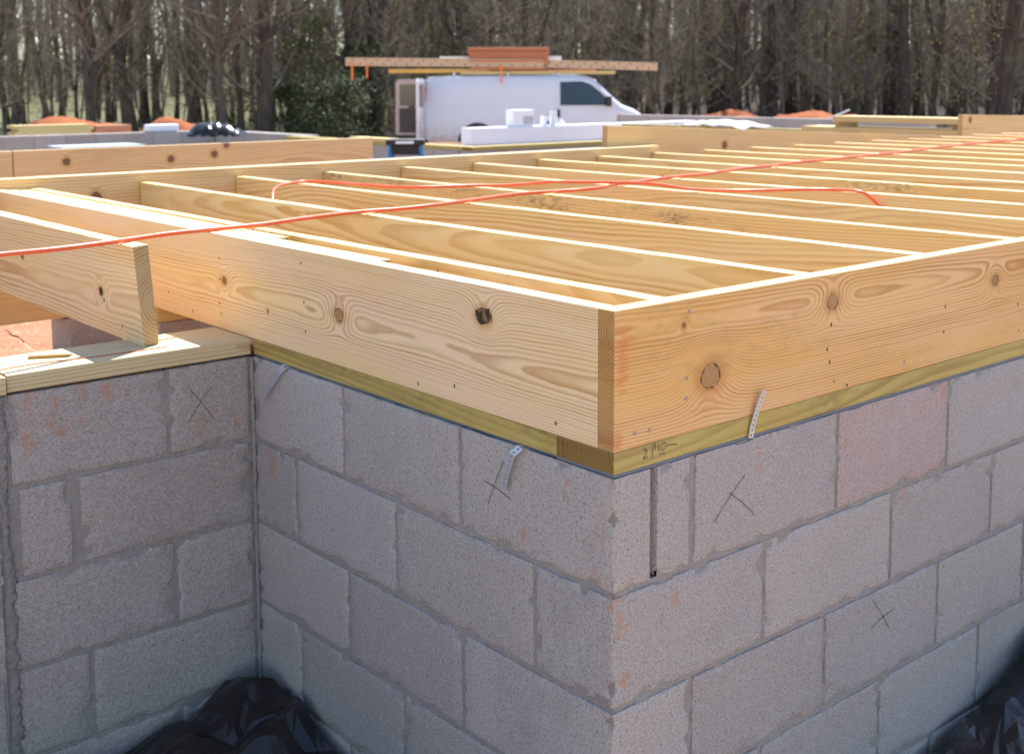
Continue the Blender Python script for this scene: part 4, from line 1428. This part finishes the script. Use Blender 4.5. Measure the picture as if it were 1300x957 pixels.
M_bark = bark("bark_grey", (0.045, 0.035, 0.028), (0.13, 0.105, 0.082))
M_barkp = bark("bark_pine", (0.035, 0.028, 0.022), (0.085, 0.07, 0.056))
M_twig = simple("twigs", (0.22, 0.19, 0.15), .95, var=.35, scale=.5, spec=.1)
def leafmat(name, a, b, tr=.35):
    t = NT(name)
    P = t.n("ShaderNodeNewGeometry").outputs['Position']
    c = t.mix(t.rng(t.noise(P, 1.3, 4, .7), .3, .7), a, b)
    c = t.mix(t.rng(t.noise(P, 14, 2), .5, .7), c, [q * 1.5 for q in b])
    tn_ = t.n("ShaderNodeBsdfTranslucent"); t.plug(tn_.inputs[0], c)
    mx = t.n("ShaderNodeMixShader"); mx.inputs[0].default_value = tr
    t.out(c, .6, None, .3)
    t.t.links.new(t.bsdf.outputs[0], mx.inputs[1]); t.t.links.new(tn_.outputs[0], mx.inputs[2])
    t.t.links.new(mx.outputs[0], t.t.nodes["Material Output"].inputs[0])
    return t.mat
M_ndl = leafmat("pine_needles", (0.06, 0.075, 0.02), (0.11, 0.12, 0.035))
M_leaf = leafmat("evergreen_leaf", (0.02, 0.035, 0.015), (0.06, 0.08, 0.03))
M_bud = leafmat("spring_buds", (0.14, 0.135, 0.04), (0.22, 0.19, 0.065), .45)


def grow(rr, kind):
    """returns (trunk mesh, crown mesh, extra mesh or None)"""
    tk = MB(); cr = MB(); ex = MB()
    H = {'bare': rr.uniform(13, 18), 'pole': rr.uniform(12, 17), 'pine': rr.uniform(17, 21), 'sapling': rr.uniform(4, 6.5)}[kind]
    R0 = {'bare': rr.uniform(.10, .17), 'pole': rr.uniform(.055, .10), 'pine': rr.uniform(.17, .22), 'sapling': rr.uniform(.03, .05)}[kind]
    bx, by = rr.uniform(-1, 1), rr.uniform(-1, 1)
    lean_ = rr.uniform(0, .11) * (0.5 if kind == 'pine' else 1)
    sd_ = rr.random() * 50
    wv = .25 if kind == 'pine' else rr.uniform(.35, .95)

    def axis(z):
        k = z / H
        return Vector((bx * lean_ * z + wv * mn.noise(Vector((z * .30, sd_, 0))) * min(1, k * 4), by * lean_ * z + wv * mn.noise(Vector((z * .30, sd_, 9))) * min(1, k * 4), z))

    n = 16
    zs = [-.4] + [H * (q / n) for q in range(n + 1)]
    pts = [axis(max(z, 0)) + Vector((0, 0, min(z, 0))) for z in zs]
    rad = [R0 * (1.35 if z <= 0 else (1 - .88 * z / H)) for z in zs]
    tk.tube(pts, rad, 9)
    # fork
    for _f in range(2 if kind == 'bare' else 0):
        z0 = rr.uniform(1.0, 4.5); a = rr.uniform(0, 2 * pi); p = axis(z0); r = R0 * .6
        q = [p]; d = Vector((cos(a) * .32, sin(a) * .32, 1)).normalized()
        for _ in range(9):
            p = p + d * 1.1; d = (d + Vector((rr.uniform(-.1, .1), rr.uniform(-.1, .1), .12))).normalized(); q.append(p)
        tk.tube(q, [r * (1 - .08 * i) for i in range(len(q))], 7)

    def branch(p, d, l, r, lev):
        q = [p]; m = 4
        for _ in range(m):
            d = (d + Vector((rr.uniform(-.22, .22), rr.uniform(-.22, .22), rr.uniform(-.06, .2)))).normalized()
            p = p + d * l / m; q.append(p)
        (tk if (lev == 0 and r > .028) else cr).tube(q, [max(.0035, r * (1 - .2 * i)) for i in range(m + 1)], 5 if lev == 0 else 3, cap=False)
        if lev < 2:
            for k in range({0: 7, 1: 4}[lev] if kind != 'pine' else 3):
                i = rr.randint(1, m); a = rr.uniform(0, 2 * pi)
                dd = (d * .8 + Vector((cos(a), sin(a), rr.uniform(-.1, .6)))).normalized()
                branch(q[i], dd, l * rr.uniform(.35, .6), r * .42, lev + 1)
        return q

    nb = {'bare': 42, 'pole': 32, 'pine': 30, 'sapling': 24}[kind]
    for b in range(nb):
        z = H * (rr.uniform(.08, .97) if kind != 'pine' else rr.uniform(.08, .98))
        if kind == 'sapling': z = H * rr.uniform(.1, .95)
        if kind in ('bare', 'pole') and rr.random() < .55: z = rr.uniform(.8, 6.5)
        a = rr.uniform(0, 2 * pi); up = rr.uniform(.2, .9) if kind != 'pine' else rr.uniform(-.12, .3)
        d = Vector((cos(a), sin(a), up)).normalized()
        l = {'bare': rr.uniform(1.2, 3.2), 'pole': rr.uniform(.8, 2.0), 'pine': rr.uniform(1.0, 2.6), 'sapling': rr.uniform(.6, 1.6)}[kind]
        r = max(.008, R0 * (1 - .8 * z / H) * rr.uniform(.14, .3))
        if kind == 'pine' : r = rr.uniform(.02, .04)
        q = branch(axis(z), d, l, r, 0 if kind != 'sapling' else 1)
        if kind == 'pine' and z > H * .20 and rr.random() < (.5 if z < H * .3 else 1):
            for t in range(7):
                c = q[rr.randint(2, 4)] + Vector((rr.gauss(0, .22), rr.gauss(0, .22), rr.gauss(0, .12)))
                for e in range(26):
                    v = Vector((rr.gauss(0, 1), rr.gauss(0, 1), rr.gauss(0, .8) + .3)).normalized()
                    s = v.cross(Vector((rr.random(), rr.random(), 1))).normalized() * .011
                    tip = c + v * rr.uniform(.14, .24)
                    ex.add([c - s, c + s, tip], [(0, 1, 2)])
    if kind in ('pole', 'sapling') and rr.random() < .85:
        for e in range(380):
            z = rr.uniform(1, 6); a = rr.uniform(0, 2 * pi); r = abs(rr.gauss(0, .9))
            c = axis(min(z, H * .9)) + Vector((r * cos(a), r * sin(a), rr.uniform(-.2, .5)))
            u = Vector((rr.gauss(0, 1), rr.gauss(0, 1), rr.gauss(0, 1))).normalized() * .03; v = u.cross(Vector((rr.random(), 1, rr.random()))).normalized() * .025
            ex.add([c - u, c + v, c + u, c - v], [(0, 1, 2, 3)])
    return tk.mesh("trunk", True), cr.mesh("crown"), (ex.mesh("foliage") if ex.f else None)


rt_ = random.Random(21)
TPL = {}
for kind, cnt in (('bare', 7), ('pole', 7), ('pine', 3), ('sapling', 5)):
    TPL[kind] = []
    for i in range(cnt):
        a, b, c = grow(rt_, kind)
        a.materials.append(M_barkp if kind == 'pine' else M_bark); b.materials.append(M_twig if kind != 'pine' else M_barkp)
        if c: c.materials.append(M_ndl if kind == 'pine' else M_bud)
        TPL[kind].append((a, b, c))

NAMES = {'bare': ("bare_tree", "leafless branching tree of the wood", "tree", "bare trees"),
         'pole': ("slender_tree", "thin straight tree of the wood", "tree", "slender trees"),
         'pine': ("pine_tree", "tall pine with high green needles", "pine tree", "pines"),
         'sapling': ("sapling", "low twiggy sapling at the wood's edge", "sapling", "saplings")}
ZONES = [(0, "just outside the left edge"), (62, "at the far left edge"), (145, "behind the first red dirt heap"), (215, "behind the white packet"), (280, "behind the bundled black plastic"),
         (345, "left of the evergreen shrubs"), (440, "behind the evergreen shrubs"), (500, "left of the van's open door"), (545, "behind the van's open door"), (600, "behind the van's rear corner"),
         (695, "behind the orange planks on the van"), (770, "behind the van's cab"), (835, "behind the van's nose"), (890, "just right of the van's nose"), (955, "behind the small dirt heap right of the van"),
         (1000, "between the two right hand dirt heaps"), (1075, "behind the wider right hand dirt heap"), (1130, "behind the left end of the stacked planks"), (1200, "behind the right end of the stacked planks"),
         (1250, "behind the upper rim board at right"), (1300, "at the right edge"), (9999, "just outside the right edge")]


def zone(px):
    for lim, t in ZONES:
        if px < lim: return t


def plant(kind, px, dep, s=1.0, label=None, idx=None, rot=None):
    x, y = at(px, dep, 0)
    a, b, c = TPL[kind][rt_.randrange(len(TPL[kind])) if idx is None else idx]
    nm, lb, ct, gr = NAMES[kind]
    o = empty(nm, (x, y, gz(x, y) - .05), (rt_.uniform(-.03, .03), rt_.uniform(-.03, .03), rt_.uniform(0, 6.28) if rot is None else rot))
    o.scale = (s, s, s * rt_.uniform(.9, 1.15))
    zn = zone(px)
    dp = "at the wood's front" if dep < 52 else ("in mid wood" if dep < 64 else "deep in the wood")
    if kind in ('bare', 'pole') and not label:
        lb = lb.replace('of the wood', dp); gr += ' ' + dp
    tag(o, label or (lb + ', ' + zn), ct, (gr + ' ' + zn) if not label else None)
    mkobj("trunk", a, None, o)
    mkobj("crown", b, None, o)
    if c: mkobj("foliage", c, None, o)
    return o


for i in range(118):
    px = -60 + 1420 * (i + rt_.uniform(-.4, 1.4)) / 118
    plant('bare' if rt_.random() < .5 else 'pole', px, rt_.uniform(41, 76) if px > 480 else rt_.uniform(40, 70), rt_.uniform(.8, 1.3))
for i in range(74):
    px = 480 + 880 * (i + rt_.random()) / 74
    plant('pole', px, rt_.uniform(50, 88), rt_.uniform(1.0, 1.5))
for i in range(30):
    px = (rt_.uniform(840, 1340) if i % 4 else rt_.uniform(-40, 620))
    plant('pine', px, rt_.uniform(44, 74), rt_.uniform(.8, 1.1))
for i in range(96):
    plant('sapling', -60 + 1420 * (i + rt_.random()) / 96, rt_.uniform(38, 58), rt_.uniform(.7, 1.25))
# the ones that stand out
plant('pine', 1272, 37, 1.15, "big dark pine at the right edge, nearest trunk of the wood", 1, 2.2)
plant('pine', 1148, 40, 1.1, "dark leaning pine trunk left of the big one at the right edge", 2)
plant('bare', 120, 38, 1.2, "dark bare tree left of the white packet, behind the first dirt heap", 1)
plant('bare', 288, 39, 1.25, "forked bare tree rising behind the bundled black plastic", 3)
plant('bare', 336, 40, 1.5, "thick bare trunk at left of the evergreen shrubs", 4)


def evergreen(px, dep, h, w, label, mat, seed, n=5200):
    rr = random.Random(seed)
    x, y = at(px, dep, 0)
    o = tag(empty("evergreen_shrub", (x, y, gz(x, y) - .05)), label, "shrub", "evergreen shrubs at the wood's edge")
    st = MB()
    cl = []
    for k in range(6):
        a = rr.uniform(0, 6.28); p = Vector((0, 0, 0)); q = [p.copy()]
        d = Vector((cos(a) * .4, sin(a) * .4, 1)).normalized()
        for e in range(6):
            p = p + d * h / 6 * rr.uniform(.7, 1.1); d = (d + Vector((rr.uniform(-.2, .2), rr.uniform(-.2, .2), .1))).normalized(); q.append(p.copy())
        st.tube(q, [.045 * (1 - .13 * i) for i in range(7)], 6)
    st.build("stem", M_bark, o)
    for k in range(46):
        z = h * rr.uniform(.05, 1) ; rw = w * (1 - .75 * (z / h) ** 1.5) * .5
        a = rr.uniform(0, 6.28); r = rw * sqrt(rr.random()) * 1.1
        cl.append((Vector((r * cos(a), r * sin(a), z)), rr.uniform(.16, .42)))
    lf = MB()
    for k in range(n):
        c, s = cl[rr.randrange(len(cl))]
        p = c + Vector((rr.gauss(0, s), rr.gauss(0, s), rr.gauss(0, s * .6)))
        u = Vector((rr.gauss(0, 1), rr.gauss(0, 1), rr.gauss(0, 1))).normalized() * rr.uniform(.04, .075)
        v = u.cross(Vector((rr.random() - .5, rr.random() - .5, 1))).normalized() * .03
        lf.add([p - u, p + v, p + u, p - v], [(0, 1, 2, 3)])
    lf.build("foliage", mat, o)
    return o


evergreen(395, 42, 4.3, 3.0, "yellow green bushy evergreen left of the van's open door", M_ndl, 2, 3600)
evergreen(425, 39, 2.2, 3.4, "dark low evergreen shrub beside the van's open door", M_leaf, 3)
evergreen(365, 43, 2.0, 3.0, "dark evergreen shrub left of the yellow green bush", M_leaf, 4)
evergreen(460, 44, 3.4, 2.6, "tall dark evergreen shrub right behind the van's jutting planks", M_leaf, 6, 3600)
evergreen(300, 50, 1.8, 3.0, "low green shrub among the trunks behind the black plastic", M_ndl, 7, 2500)
evergreen(480, 47, 1.6, 2.5, "pale green shrub just left of the van's open door", M_bud, 8, 1800)

# far wood: one mass of trunks and twigs that nobody could count
rr = random.Random(99)
fw = MB()
for i in range(1000):
    lat_ang = rr.uniform(-.52, .52)
    dep = rr.uniform(84, 150)
    px = 650 + 1556 * lat_ang
    if px < 330 and rr.random() < .5: continue
    x, y = at(px, dep, 0); z = gz(x, y)
    h = rr.uniform(11, 18); r = rr.uniform(.09, .22)
    lx, ly = rr.uniform(-.6, .6), rr.uniform(-.6, .6)
    fw.tube([(x, y, z - .3), (x + lx * .4, y + ly * .4, z + h * .5), (x + lx, y + ly, z + h)], [r, r * .7, r * .1], 5, cap=False)
    for k in range(9):
        zz = z + h * rr.uniform(.08, .9); a = rr.uniform(0, 6.28); l = rr.uniform(1, 3)
        f = (zz - z) / h
        p0 = Vector((x + lx * f, y + ly * f, zz))
        p1 = p0 + Vector((cos(a) * l, sin(a) * l, l * rr.uniform(.1, .9)))
        fw.tube([p0, (p0 + p1) / 2 + Vector((0, 0, .1)), p1], [.045, .03, .01], 3, cap=False)
        for e in range(3):
            a2 = rr.uniform(0, 6.28)
            q0 = p0 + (p1 - p0) * rr.uniform(.3, 1)
            fw.tube([q0, q0 + Vector((cos(a2) * .8, sin(a2) * .8, rr.uniform(.1, .9)))], [.022, .01], 3, cap=False)
o = fw.build("far_wood", M_twig)
tag(o, "far wood of bare trunks and twigs fading behind the nearer trees", "wood", None, "stuff")
